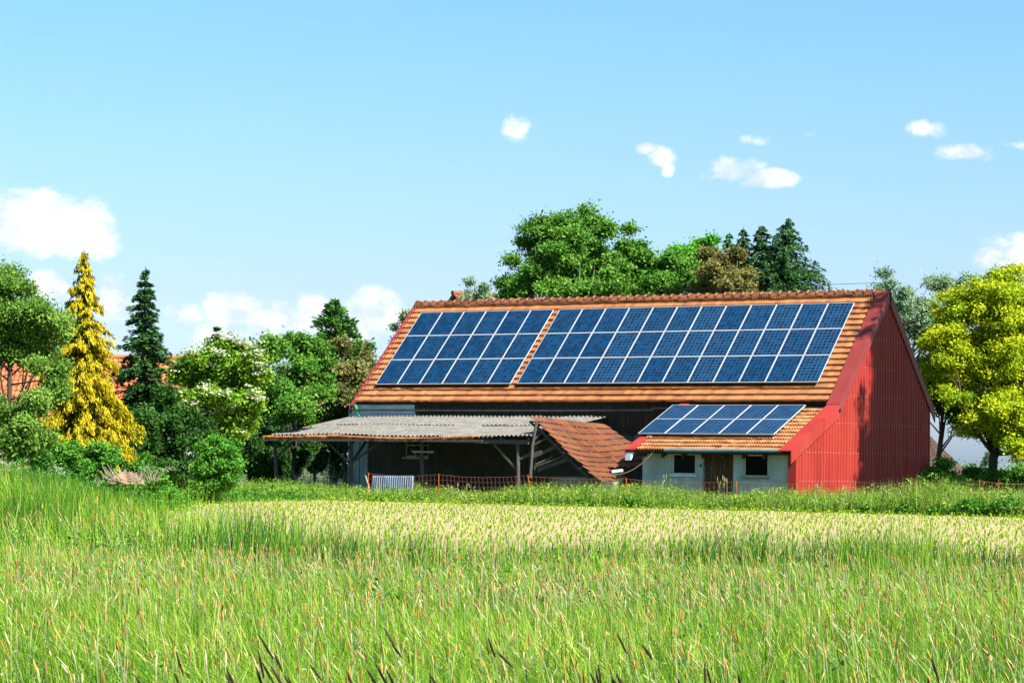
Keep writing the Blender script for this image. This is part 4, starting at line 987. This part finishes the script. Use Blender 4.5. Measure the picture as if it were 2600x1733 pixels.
for (x, y, n_) in ((290, 1213, 26), (350, 1218, 22), (390, 1215, 20), (262, 1225, 10)):
    for i_ in range(n_):
        b = at(x+rr_.randn()*10, y+rr_.rand()*8, 60); a_ = rr_.randn()*.6+(-.5 if x < 340 else .4); ln = rr_.uniform(.15, .45); dr = np.array([RH[0]*a_, RH[1]*a_, 1.]); dr = unit(dr+rr_.randn(3)*.12)
        mb.tube([b, b+dr*ln], [.006, .004], 3)
tag(mb.build('dry_stalks', M['straw']), 'bleached dry stalks around the dirt mound on the left', 'dry stalks', kind='stuff')
# white umbels at far left
P_ = []
for (x, y) in ((10, 1172), (20, 1180), (45, 1190), (0, 1168), (68, 1170), (36, 1174), (15, 1192), (436, 1188), (425, 1190)):
    c = at(x, y, 50); P_.append(c+rs.randn(26, 3)*np.array([.05, .05, .02]))
P_ = np.concatenate(P_); t, b = frame_dirs(rs.randn(len(P_), 3)*.3+np.array([0, 0, 1])); V, Fq = quads(P_, t, b, np.full(len(P_), .03), np.full(len(P_), .028))
tag(fastmesh('umbel_flowers', V, Fq, M['bloom'], rs.rand(len(P_))), 'small white umbel flowers in the tall grass at the far left', 'flowers', kind='stuff')
# ================================================================== HOUSES BEHIND
def house(name, label, c, rdir, L, depth, zr, ze, m, ripple=.2, row=.35, wall='wall_white'):
    """c: ridge centre (x,y); rdir: unit vector along ridge; near slope faces the camera"""
    rd = np.array([rdir[0], rdir[1]]); nd = np.array([-rd[1], rd[0]]); nd = -nd if nd@FH > 0 else nd   # towards camera
    o = empty(name, (c[0], c[1], GZ), label, 'house')
    sl = math.hypot(depth, zr-ze); cs, sn = depth/sl, (zr-ze)/sl
    def f(x, s, h):
        XY_ = np.array(c)[None]+x[:, None]*rd+(s*cs+h*sn)[:, None]*nd
        return np.concatenate([XY_, (zr-s*sn+h*cs)[:, None]], 1)
    tiles('roof', -L/2, L/2, 0, sl, f, M[m], o, ripple, row, .03, .04, 5, 1)
    def g(x, s, h, sg=1):
        XY_ = np.array(c)+x*rd+sg*(s*cs+h*sn)*nd; return (XY_[0], XY_[1], zr-s*sn+h*cs)
    mb = MB(); mb.sweep([[g(-L/2, 0, -.05, -1), g(L/2, 0, -.05, -1), g(L/2, sl, -.05, -1), g(-L/2, sl, -.05, -1)], [g(-L/2, 0, -.2, -1), g(L/2, 0, -.2, -1), g(L/2, sl, -.2, -1), g(-L/2, sl, -.2, -1)]]); mb.build('rear_roof', M[m], o)
    mb = MB(); mb.tube([g(-L/2, 0, .02), g(L/2, 0, .02)], .12, 8); mb.build('ridge_cap', M['ridge'] if m != 'tile_house' else M[m], o)
    mb = MB(); k = .92; loops = []
    for x in (-L/2+.3, L/2-.3):
        a_ = g(x, sl*k, -.1); b_ = g(x, sl*k, -.1, -1); t_ = g(x, 0.05, -.15); loops.append([(a_[0], a_[1], .0), a_, t_, b_, (b_[0], b_[1], 0.)])
    mb.sweep(loops); mb.build('wall', M[wall], o)
    return o
a_, b_ = at(-130, 903, 104), at(492, 908, 104); cc = (a_+b_)/2
house('house', 'white house with bright orange tiled roof behind the golden conifer at left', cc[:2], unit((b_-a_)[:2]), np.linalg.norm(b_-a_), 4.2, cc[2], cc[2]-3.2, 'tile_house', .22, .36)
a_, b_ = at(1144, 744, 128), at(1320, 756, 131); cc = (a_+b_)/2
hz = (a_[2]+b_[2])/2
house('house', 'small red tiled roof peak showing above the left end of the barn ridge', cc[:2], unit((b_-a_)[:2]+np.array([.0, .9])), np.linalg.norm(b_-a_), 3.2, hz, hz-3.0, 'tile_old')
# brown hipped roof at right
c = at(2290, 1038, 128); o = empty('farm_outbuilding', (c[0], c[1], GZ), 'old outbuilding with steep brown tiled roof beyond the right barn corner', 'outbuilding')
e1 = at(2468, 1212, 124); e0 = at(2120, 1208, 124); zt = c[2]; ze_ = e1[2]
def fh(x, s, h):
    u = (x+6)/12; P_ = e0[None]*(1-u)[:, None]+e1[None]*u[:, None]; t = (s/4.5)
    P_ = P_*t[:, None]+c[None]*(1-t)[:, None]; P_[:, 2] += h; return P_
tiles('roof', -6, 6, .05, 4.5, fh, M['tile_brown'], o, .25, .22, .03, .03, 4, 1)
bk = FH*7; pk = c; q0, q1 = e0, e1; q2 = e1+np.append(bk, 0); q3 = e0+np.append(bk, 0)
mb = MB(); dn = np.array([0, 0, -.06]); mb.add([pk+dn, q0+dn, q1+dn, q2+dn, q3+dn], [(0, 2, 1), (0, 3, 2), (0, 4, 3), (0, 1, 4), (1, 2, 3, 4)]); mb.build('roof_deck', M['tile_brown'], o)
mb = MB(); i0 = e0*.95+c*.05; i1 = e1*.95+c*.05; loops = [[(*i0[:2], 0), (*i1[:2], 0), (*(i1[:2]+bk*.9), 0), (*(i0[:2]+bk*.9), 0)], [(*i0[:2], ze_+.05), (*i1[:2], ze_+.05), (*(i1[:2]+bk*.9), ze_+.05), (*(i0[:2]+bk*.9), ze_+.05)]]
mb.sweep(loops); mb.build('wall', M['concrete'], o)

# ================================================================== TREES
# --- left group
broadleaf('larch_tree', 'feathery mid-green tree at the far left edge, in front of the orange roof', 'tree',
          [ell(20, 800, 75, 110, 65), ell(95, 830, 60, 80, 65), ell(-60, 850, 90, 140, 66), ell(140, 870, 42, 60, 65), ell(20, 880, 110, 50, 66), ell(115, 950, 40, 70, 64), ell(35, 715, 35, 35, 65)], 65, 30, 'lf_larch',
          900, 90, .1, .3, .1, seed=11, fill=.3, upb=.35, limbs=14)
broadleaf('larch_tree', 'drooping green foliage low at the far left, under the orange roof', 'tree',
          [ell(30, 1090, 90, 70, 62), ell(100, 1090, 45, 50, 62), ell(-60, 1060, 80, 120, 62), ell(95, 1020, 30, 50, 62)], 62, 40, 'lf_larch',
          420, 90, .1, .3, .08, seed=12, fill=.4, upb=.3, limbs=20)
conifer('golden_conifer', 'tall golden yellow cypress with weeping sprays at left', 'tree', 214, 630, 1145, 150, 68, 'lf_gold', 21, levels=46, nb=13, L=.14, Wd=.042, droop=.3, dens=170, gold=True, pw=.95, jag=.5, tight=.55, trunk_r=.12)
conifer('spruce_tree', 'dark green spruce between the golden conifer and the flowering elder', 'tree', 370, 672, 1160, 108, 80, 'lf_spruce', 22, levels=50, nb=13, L=.15, Wd=.06, droop=.3, hang=.15, dens=100, pw=.8, jag=.6, tight=.6)
conifer('spruce_tree', 'small dark spruce tip rising behind the flowering elder', 'tree', 552, 822, 1120, 85, 92, 'lf_spruce', 23, levels=36, nb=12, L=.17, Wd=.07, droop=.3, hang=.15, dens=80, pw=.8, jag=.6, tight=.6)
broadleaf('elder_tree', 'large light green elder covered in cream flower clusters', 'shrub',
          [ell(550, 980, 125, 95, 82), ell(480, 1030, 62, 60, 81), ell(620, 950, 80, 70, 83), ell(545, 925, 45, 42, 82), ell(600, 905, 60, 35, 83), ell(640, 1030, 65, 60, 82), ell(540, 1070, 80, 55, 81)], 82, 550, 'lf_elder',
          1000, 55, .15, .32, .1, seed=31, fill=.55, flowers=(210, .1))
broadleaf('pine_tree', 'low dark green bushy tree between the elder and the fir', 'tree',
          [ell(755, 905, 45, 55, 92), ell(790, 950, 60, 80, 92), ell(700, 960, 50, 60, 91), ell(740, 1040, 60, 60, 90), ell(690, 890, 30, 30, 90)], 92, 745, 'lf_green', 420, 50, .15, .32, .1, seed=33, fill=.5)
conifer('fir_tree', 'tall fir with bright green tip left of the barn roof', 'tree', 852, 752, 1090, 150, 103, 'lf_fir', 24, levels=34, nb=12, L=.2, Wd=.1, droop=.3, hang=-.2, dens=120, pw=.62, jag=.7, tight=1.1)
broadleaf('browning_conifer', 'olive and brown tinged conifer pressed against the barn left verge', 'tree',
          [ell(870, 930, 70, 70, 101), ell(820, 960, 65, 90, 100), ell(900, 985, 55, 65, 101), ell(945, 885, 28, 32, 103), ell(830, 1030, 65, 60, 99)], 101, 850, 'lf_firbrown', 560, 55, .15, .3, .12, seed=35, fill=.5, limbs=40)
# shrubs under the left group
broadleaf('hedge_shrub', 'rounded bright green shrub near the left end of the open shed', 'shrub', [ell(557, 1185, 52, 62, 75), ell(560, 1150, 42, 45, 75), ell(545, 1225, 55, 35, 75)], 75, 557, 'lf_hedge', 420, 50, .1, .2, .05, seed=41, fill=.7, limbs=10)
broadleaf('dark_shrub', 'dark shrub in shade directly right of the golden conifer base', 'shrub', [ell(420, 1110, 70, 90, 79), ell(470, 1170, 55, 70, 79), ell(390, 1180, 50, 50, 78)], 79, 430, 'lf_dark', 400, 50, .13, .28, .07, seed=42, fill=.5, limbs=12)
broadleaf('dark_shrub', 'dark green shrub behind the leftmost post of the open shed', 'shrub', [ell(665, 1130, 60, 80, 95), ell(645, 1190, 50, 60, 92), ell(720, 1160, 60, 80, 96), ell(690, 1220, 50, 40, 95)], 95, 665, 'lf_dark', 460, 50, .13, .28, .07, seed=43, fill=.5, limbs=12)
broadleaf('dark_shrub', 'shaded shrub seen through the left bay of the open shed', 'shrub', [ell(800, 1130, 75, 85, 100), ell(860, 1170, 45, 60, 100), ell(760, 1180, 60, 60, 98), ell(850, 1070, 40, 50, 102)], 100, 800, 'lf_dark', 460, 50, .15, .3, .07, seed=44, fill=.5, limbs=12)
broadleaf('wild_bush', 'low mixed green bush under the golden conifer on the bank', 'shrub', [ell(230, 1165, 70, 35, 66), ell(150, 1160, 60, 30, 66), ell(330, 1160, 60, 30, 68), ell(90, 1150, 50, 30, 66)], 66, 230, 'lf_hedge', 330, 50, .1, .2, .04, seed=45, fill=.6, limbs=6)
broadleaf('dark_shrub', 'tall dark hedge filling the gap behind the elder and the fir', 'shrub', [ell(700, 1020, 80, 90, 106), ell(800, 1010, 80, 80, 106), ell(870, 1060, 60, 70, 106), ell(650, 1060, 60, 90, 105)], 106, 760, 'lf_dark', 620, 50, .16, .34, .1, seed=46, fill=.3, limbs=14)
broadleaf('dark_shrub', 'shaded bush behind the dirt mound, between conifer and rounded shrub', 'shrub', [ell(330, 1110, 60, 60, 77), ell(480, 1080, 60, 60, 80), ell(600, 1120, 50, 60, 83)], 79, 380, 'lf_dark', 380, 50, .13, .28, .07, seed=47, fill=.4, limbs=10)
# --- behind the barn
broadleaf('maple_tree', 'largest broad green tree behind the barn ridge', 'tree',
          [ell(1450, 640, 115, 90, 122), ell(1390, 610, 65, 60, 122), ell(1510, 590, 55, 52, 123), ell(1345, 690, 60, 60, 121), ell(1450, 730, 150, 60, 122), ell(1310, 740, 42, 40, 121), ell(1560, 680, 55, 70, 123), ell(1420, 565, 45, 32, 122)],
          122, 1450, 'lf_green', 1500, 50, .18, .38, .3, 'bark_grey', 51, bsize=.2, fill=.36, limbs=60)
broadleaf('maple_tree', 'green tree with loose narrow top just right of the largest tree', 'tree',
          [ell(1595, 640, 34, 60, 124), ell(1610, 710, 60, 60, 124), ell(1660, 690, 38, 60, 123), ell(1665, 740, 60, 50, 123)], 124, 1610, 'lf_green', 520, 48, .19, .38, .16, 'bark_grey', 52, fill=.4, limbs=30)
broadleaf('maple_tree', 'darker green tree in the dip of the row behind the barn', 'tree',
          [ell(1715, 700, 50, 60, 122), ell(1680, 740, 45, 40, 121), ell(1745, 740, 40, 45, 121)], 122, 1715, 'lf_green', 380, 48, .18, .38, .14, 'bark_grey', 53, fill=.5, limbs=20)
broadleaf('ash_tree', 'vivid bright green tree top behind the barn ridge', 'tree',
          [ell(1755, 645, 48, 42, 130), ell(1780, 690, 55, 60, 130), ell(1815, 640, 22, 34, 130), ell(1720, 650, 22, 30, 130)], 130, 1765, 'lf_bright', 380, 48, .19, .38, .15, 'bark_grey', 54, fill=.5, limbs=20)
broadleaf('brown_tree', 'brownish olive tree left of the spruces behind the barn', 'tree',
          [ell(1830, 690, 60, 55, 119), ell(1880, 690, 42, 65, 119), ell(1850, 735, 70, 40, 119), ell(1800, 730, 40, 40, 119)], 119, 1845, 'lf_brown', 560, 50, .16, .32, .16, 'bark_grey', 55, fill=.35, limbs=40)
SPK = dict(L=.19, Wd=.075, droop=.35, hang=.5, dens=95, jag=.6, tight=.6)
conifer('spruce_tree', 'narrow spruce top rising behind the brownish tree', 'tree', 1888, 572, 900, 88, 124, 'lf_spruce', 61, levels=40, nb=13, pw=.75, **SPK)
conifer('spruce_tree', 'slender dark spruce left of the tallest spruce behind the barn', 'tree', 1935, 568, 900, 85, 123, 'lf_spruce', 62, levels=42, nb=13, pw=.6, **SPK)
conifer('spruce_tree', 'tallest spruce behind the barn, with long branches spreading right', 'tree', 2002, 550, 860, 185, 121, 'lf_spruce', 63, levels=52, nb=15, pw=.8, **SPK)
conifer('spruce_tree', 'small spruce tip just left of the narrow spruce behind the barn', 'tree', 1853, 585, 900, 70, 127, 'lf_fir', 64, levels=38, nb=12, pw=.7, **SPK)
broadleaf('young_tree', 'sparse thin leafy shoots above the left part of the barn ridge', 'tree', [ell(1205, 735, 30, 28, 115), ell(1215, 760, 40, 30, 115)], 115, 1205, 'lf_pale', 60, 26, .12, .25, .08, 'bark', 71, limbs=16)
broadleaf('young_tree', 'wispy pale shoots beside the top of the barn left verge', 'tree', [ell(1022, 795, 14, 30, 112), ell(1010, 850, 26, 40, 112)], 112, 1015, 'lf_pale', 46, 24, .11, .22, .06, 'bark', 72, limbs=14)
# --- right group
broadleaf('willow_tree', 'pale grey green willow between the gable and the yellow tree', 'tree',
          [ell(2275, 760, 40, 50, 112), ell(2320, 810, 50, 60, 112), ell(2365, 780, 55, 65, 112), ell(2400, 745, 45, 45, 113), ell(2360, 860, 50, 70, 112), ell(2480, 730, 60, 40, 114), ell(2245, 722, 28, 24, 112)],
          112, 2350, 'lf_pale', 620, 40, .14, .34, .16, 'bark_grey', 73, fill=.3, limbs=50)
broadleaf('robinia_tree', 'big yellow green tree filling the right edge beside the red gable', 'tree',
          [ell(2490, 880, 120, 130, 99), ell(2560, 790, 100, 100, 99), ell(2440, 960, 85, 90, 98), ell(2580, 960, 110, 120, 99), ell(2460, 790, 60, 75, 99), ell(2640, 880, 110, 160, 100), ell(2520, 1060, 95, 60, 98), ell(2600, 1090, 75, 60, 98), ell(2400, 880, 45, 60, 98), ell(2455, 715, 30, 28, 99), ell(2570, 715, 40, 30, 99), ell(2600, 1135, 60, 40, 97), ell(2560, 1080, 70, 45, 97), ell(2410, 960, 50, 70, 98)],
          98, 2518, 'lf_yellow', 3000, 50, .14, .3, .22, 'bark', 74, fill=.45, limbs=70, top=at(2545, 850, 99), bsize=.3)
broadleaf('plane_tree', 'dark green tree in shadow just beyond the right barn corner', 'tree',
          [ell(2395, 1020, 55, 65, 99), ell(2440, 1045, 50, 45, 99), ell(2400, 950, 60, 70, 100)], 99, 2375, 'lf_dark', 420, 46, .15, .34, .14, 'bark', 75, fill=.4, limbs=8, top=at(2400, 980, 99))
broadleaf('robinia_tree', 'yellow green tree standing beyond the right edge of the view', 'tree',
          [((32., -.7, 13.5), np.array([3.6, 3., 4.6])), ((32., -.6, 17.2), np.array([2.7, 2.5, 3.0])), ((32., -1.8, 11.4), np.array([2.9, 2.6, 3.0])), ((32.2, 1.3, 15.), np.array([2.8, 2.6, 4.2])), ((32., -.6, 19.4), np.array([1.7, 1.7, 1.6]))], 83, 3100, 'lf_yellow', 2600, 60, .24, .42, .3, 'bark', 76, fill=.1, limbs=60, base=(32., -.6, .2), bsize=.3)
broadleaf('maple_shrub', 'low leafy green shrub against the right end of the gable', 'shrub', [ell(2388, 1205, 38, 34, 90), ell(2415, 1222, 36, 22, 90), ell(2362, 1220, 34, 28, 90)], 88, 2385, 'lf_green', 240, 46, .13, .25, .05, seed=77, fill=.6, limbs=8)
for i_, (x, y, rx, ry, dd, lab, m_) in enumerate([(2470, 1222, 45, 22, 100, 'low hedge bush beyond the netting, left of the yellow tree trunk', 'lf_hedge'), (2550, 1218, 55, 26, 98, 'dense hedge bush under the yellow tree at right', 'lf_hedge'), (2620, 1205, 50, 36, 96, 'hedge bush cut by the right edge of the view', 'lf_green'), (2440, 1205, 30, 22, 135, 'far bluish bush at the foot of the brown roof', 'lf_pale')]):
    broadleaf('hedge_shrub', lab, 'shrub', [ell(x, y, rx, ry, dd), ell(x+rx*.5, y-ry*.3, rx*.6, ry*.7, dd)], dd, x, m_, 200, 44, .14, .26, .05, seed=80+i_, fill=.6, limbs=6)
conifer('distant_conifer', 'far blue green conifer seen under the yellow tree', 'tree', 2507, 1145, 1225, 26, 260, 'lf_pale', 85, levels=16, nb=8, L=.6, Wd=.2, droop=.3, dens=30, pw=.7)
WT = Stuff()
for i_ in range(1500):
    x = rs.uniform(-260, 260); y = rs.uniform(330, 420); R_ = rs.uniform(2, 4); p_ = ld2xy(x, y); n_ = 60
    Pp = np.array([p_[0], p_[1], rs.uniform(0, 1)*1.6])+rs.randn(n_, 3)*np.array([R_, R_, .8])*.6; Pp[:, 2] = np.abs(Pp[:, 2]); t, b = frame_dirs(rs.randn(n_, 3)+np.array([0, 0, .6])); V, Fq = quads(Pp, t, b, np.full(n_, .4), np.full(n_, .3)); WT.add(V, Fq, rs.rand(n_)*.8)
WT.build('distant_woods', M['lf_pale'], 'far low belt of green woodland along the horizon', 'woodland')

# ================================================================== SKY, CLOUDS, SUN
SUN_G, SUN_E = math.radians(-12.), math.radians(47.)
sdir = Vector((math.cos(SUN_E)*math.cos(SUN_G), math.cos(SUN_E)*math.sin(SUN_G), math.sin(SUN_E)))
sl = bpy.data.lights.new('sun', 'SUN'); sl.energy = 5.0; sl.angle = math.radians(.53); sl.color = (1, .94, .84)
so = bpy.data.objects.new('sun', sl); col.objects.link(so); so.rotation_euler = sdir.to_track_quat('Z', 'Y').to_euler()
wd = bpy.data.worlds.new('World'); sc.world = wd; wd.use_nodes = True; nt = wd.node_tree; N = nt.nodes; L = nt.links
for n_ in list(N): N.remove(n_)
out = N.new('ShaderNodeOutputWorld'); bg = N.new('ShaderNodeBackground'); L.new(bg.outputs[0], out.inputs[0])
sky = N.new('ShaderNodeTexSky'); sky.sky_type = 'NISHITA'; sky.sun_disc = False; sky.sun_elevation = SUN_E
sky.sun_rotation = math.atan2(sdir.x, sdir.y); sky.air_density = 1.0; sky.dust_density = 1.3; sky.ozone_density = 1.5
bg.inputs[1].default_value = .058
tc = N.new('ShaderNodeTexCoord')
def vm(op, a=None, b=None):
    n_ = N.new('ShaderNodeVectorMath'); n_.operation = op
    for i_, v in enumerate((a, b)):
        if v is None: continue
        if hasattr(v, 'links'): L.new(v, n_.inputs[i_])
        else: n_.inputs[i_].default_value = v
    return n_
def mt(op, a=None, b=None, c=None, clamp=False):
    n_ = N.new('ShaderNodeMath'); n_.operation = op; n_.use_clamp = clamp
    for i_, v in enumerate((a, b, c)):
        if v is None: continue
        if hasattr(v, 'links'): L.new(v, n_.inputs[i_])
        else: n_.inputs[i_].default_value = v
    return n_.outputs[0]
dirv = tc.outputs['Generated']
df = vm('DOT_PRODUCT', dirv, (FH[0], FH[1], 0)).outputs['Value']; dl = vm('DOT_PRODUCT', dirv, (RH[0], RH[1], 0)).outputs['Value']
sz = N.new('ShaderNodeSeparateXYZ'); L.new(dirv, sz.inputs[0]); dfm = mt('MAXIMUM', df, .05)
U = mt('DIVIDE', dl, dfm); Vv = mt('DIVIDE', sz.outputs[2], dfm)
front = mt('GREATER_THAN', df, .1)
comb = N.new('ShaderNodeCombineXYZ'); L.new(U, comb.inputs[0]); L.new(Vv, comb.inputs[1])
def noise(scale, detail, rough, off=0.):
    mp = N.new('ShaderNodeMapping'); mp.inputs['Location'].default_value = (off, off*.7, off*.3); mp.inputs['Scale'].default_value = (1, 1.35, 1); L.new(comb.outputs[0], mp.inputs[0])
    n_ = N.new('ShaderNodeTexNoise'); n_.inputs['Scale'].default_value = scale; n_.inputs['Detail'].default_value = detail; n_.inputs['Roughness'].default_value = rough; L.new(mp.outputs[0], n_.inputs['Vector']); return n_.outputs['Fac']
n1 = noise(34, 8, .62); n2 = noise(90, 6, .6, 3.)
cl = [(60, 560, 120, 66, 1), (150, 575, 125, 72, 1), (245, 620, 62, 40, .9), (110, 525, 80, 42, 1), (20, 520, 60, 40, .9), (180, 630, 60, 26, .9),
      (125, 728, 60, 46, .85), (285, 760, 50, 70, .85), (480, 795, 60, 26, .7), (600, 790, 85, 42, .95), (700, 815, 95, 50, .85), (800, 800, 60, 50, .85), (935, 790, 75, 52, .95), (975, 820, 70, 45, .95), (880, 850, 70, 45, .9), (570, 850, 120, 36, .55), (420, 830, 60, 20, .35), (700, 880, 60, 30, .45), (930, 840, 60, 40, .9),
      (1312, 330, 32, 40, .5), (1636, 376, 32, 16, .95), (1680, 398, 32, 24, .95), (1695, 425, 18, 22, .6), (1870, 430, 62, 34, 1), (1940, 455, 72, 24, .95), (1815, 445, 40, 16, .5),
      (1925, 355, 40, 14, .4), (2085, 345, 55, 18, .42), (2360, 330, 52, 22, .6), (2450, 387, 66, 24, .85), (2500, 400, 38, 14, .6), (2555, 660, 90, 60, .8), (2590, 372, 40, 12, .4), (2040, 728, 40, 10, .5), (1370, 15, 90, 8, .18)]
acc = None; accv = None
for (x, y, rx, ry, s_) in cl:
    r_ = ray(x, y); f_ = r_[0]*FH[0]+r_[1]*FH[1]; u_ = (r_[0]*RH[0]+r_[1]*RH[1])/f_; v_ = r_[2]/f_
    a1 = mt('MULTIPLY_ADD', U, F/rx/1.45, -u_*F/rx/1.45); b1 = mt('MULTIPLY_ADD', Vv, F/ry/1.45, -v_*F/ry/1.45)
    q_ = mt('ADD', mt('MULTIPLY', a1, a1), mt('MULTIPLY', b1, b1)); e_ = mt('MULTIPLY', mt('SUBTRACT', 1.0, q_, clamp=True), s_)
    acc = e_ if acc is None else mt('MAXIMUM', acc, e_)
nn = mt('ADD', mt('MULTIPLY', n1, 1.05), mt('MULTIPLY', n2, .45))
dens = mt('ADD', acc, mt('MULTIPLY', mt('SUBTRACT', nn, .8), 2.3))
mr = N.new('ShaderNodeMapRange'); mr.interpolation_type = 'SMOOTHSTEP'; mr.inputs[1].default_value = .08; mr.inputs[2].default_value = .68; L.new(dens, mr.inputs[0])
gate = N.new('ShaderNodeMapRange'); gate.inputs[1].default_value = .0; gate.inputs[2].default_value = .12; L.new(acc, gate.inputs[0])
alpha = mt('MULTIPLY', mt('MULTIPLY', mr.outputs[0], front), gate.outputs[0])
alpha = mt('MULTIPLY', alpha, mt('MULTIPLY_ADD', acc, .75, .5, clamp=True))
tint = N.new('ShaderNodeMix'); tint.data_type = 'RGBA'; tint.blend_type = 'MULTIPLY'; tint.inputs[0].default_value = 1; L.new(sky.outputs[0], tint.inputs[6]); gr_ = N.new('ShaderNodeMapRange'); gr_.inputs[1].default_value = .06; gr_.inputs[2].default_value = .23; L.new(Vv, gr_.inputs[0]); tg_ = N.new('ShaderNodeMix'); tg_.data_type = 'RGBA'; L.new(gr_.outputs[0], tg_.inputs[0]); tg_.inputs[6].default_value = (.77, .86, 1.12, 1); tg_.inputs[7].default_value = (.61, .97, 1.1, 1); hz_ = N.new('ShaderNodeMapRange'); hz_.inputs[1].default_value = -.02; hz_.inputs[2].default_value = .07; hz_.inputs[3].default_value = 1.; hz_.inputs[4].default_value = 0.; L.new(Vv, hz_.inputs[0]); th_ = N.new('ShaderNodeMix'); th_.data_type = 'RGBA'; L.new(hz_.outputs[0], th_.inputs[0]); L.new(tg_.outputs[2], th_.inputs[6]); th_.inputs[7].default_value = (.95, 1.2, 1.75, 1); L.new(th_.outputs[2], tint.inputs[7])
mxc = N.new('ShaderNodeMix'); mxc.data_type = 'RGBA'; L.new(alpha, mxc.inputs[0]); L.new(tint.outputs[2], mxc.inputs[6]); cc_ = N.new('ShaderNodeMix'); cc_.data_type = 'RGBA'; sh_ = N.new('ShaderNodeMapRange'); sh_.inputs[1].default_value = .42; sh_.inputs[2].default_value = .62; L.new(n1, sh_.inputs[0]); L.new(sh_.outputs[0], cc_.inputs[0]); cc_.inputs[6].default_value = (4.1, 4.75, 5.4, 1); cc_.inputs[7].default_value = (6.6, 6.6, 6.7, 1); L.new(cc_.outputs[2], mxc.inputs[7])
L.new(mxc.outputs[2], bg.inputs[0])

# ================================================================== CAMERA
cam = bpy.data.cameras.new('camera'); co = bpy.data.objects.new('camera', cam); col.objects.link(co)
cam.sensor_width = 36; cam.lens = F/W*36; cam.clip_end = 9000; cam.clip_start = .3
mx = Matrix(((rt[0], up[0], -fw[0], C[0]), (rt[1], up[1], -fw[1], C[1]), (rt[2], up[2], -fw[2], C[2]), (0, 0, 0, 1))); co.matrix_world = mx
cam.dof.use_dof = False; cam.dof.focus_distance = 60; cam.dof.aperture_fstop = 14
sc.camera = co
sc.view_settings.view_transform = 'Standard'; sc.view_settings.look = 'None'; sc.view_settings.exposure = 1.75; sc.view_settings.gamma = 1
sc.cycles.max_bounces = 6; sc.cycles.transparent_max_bounces = 4
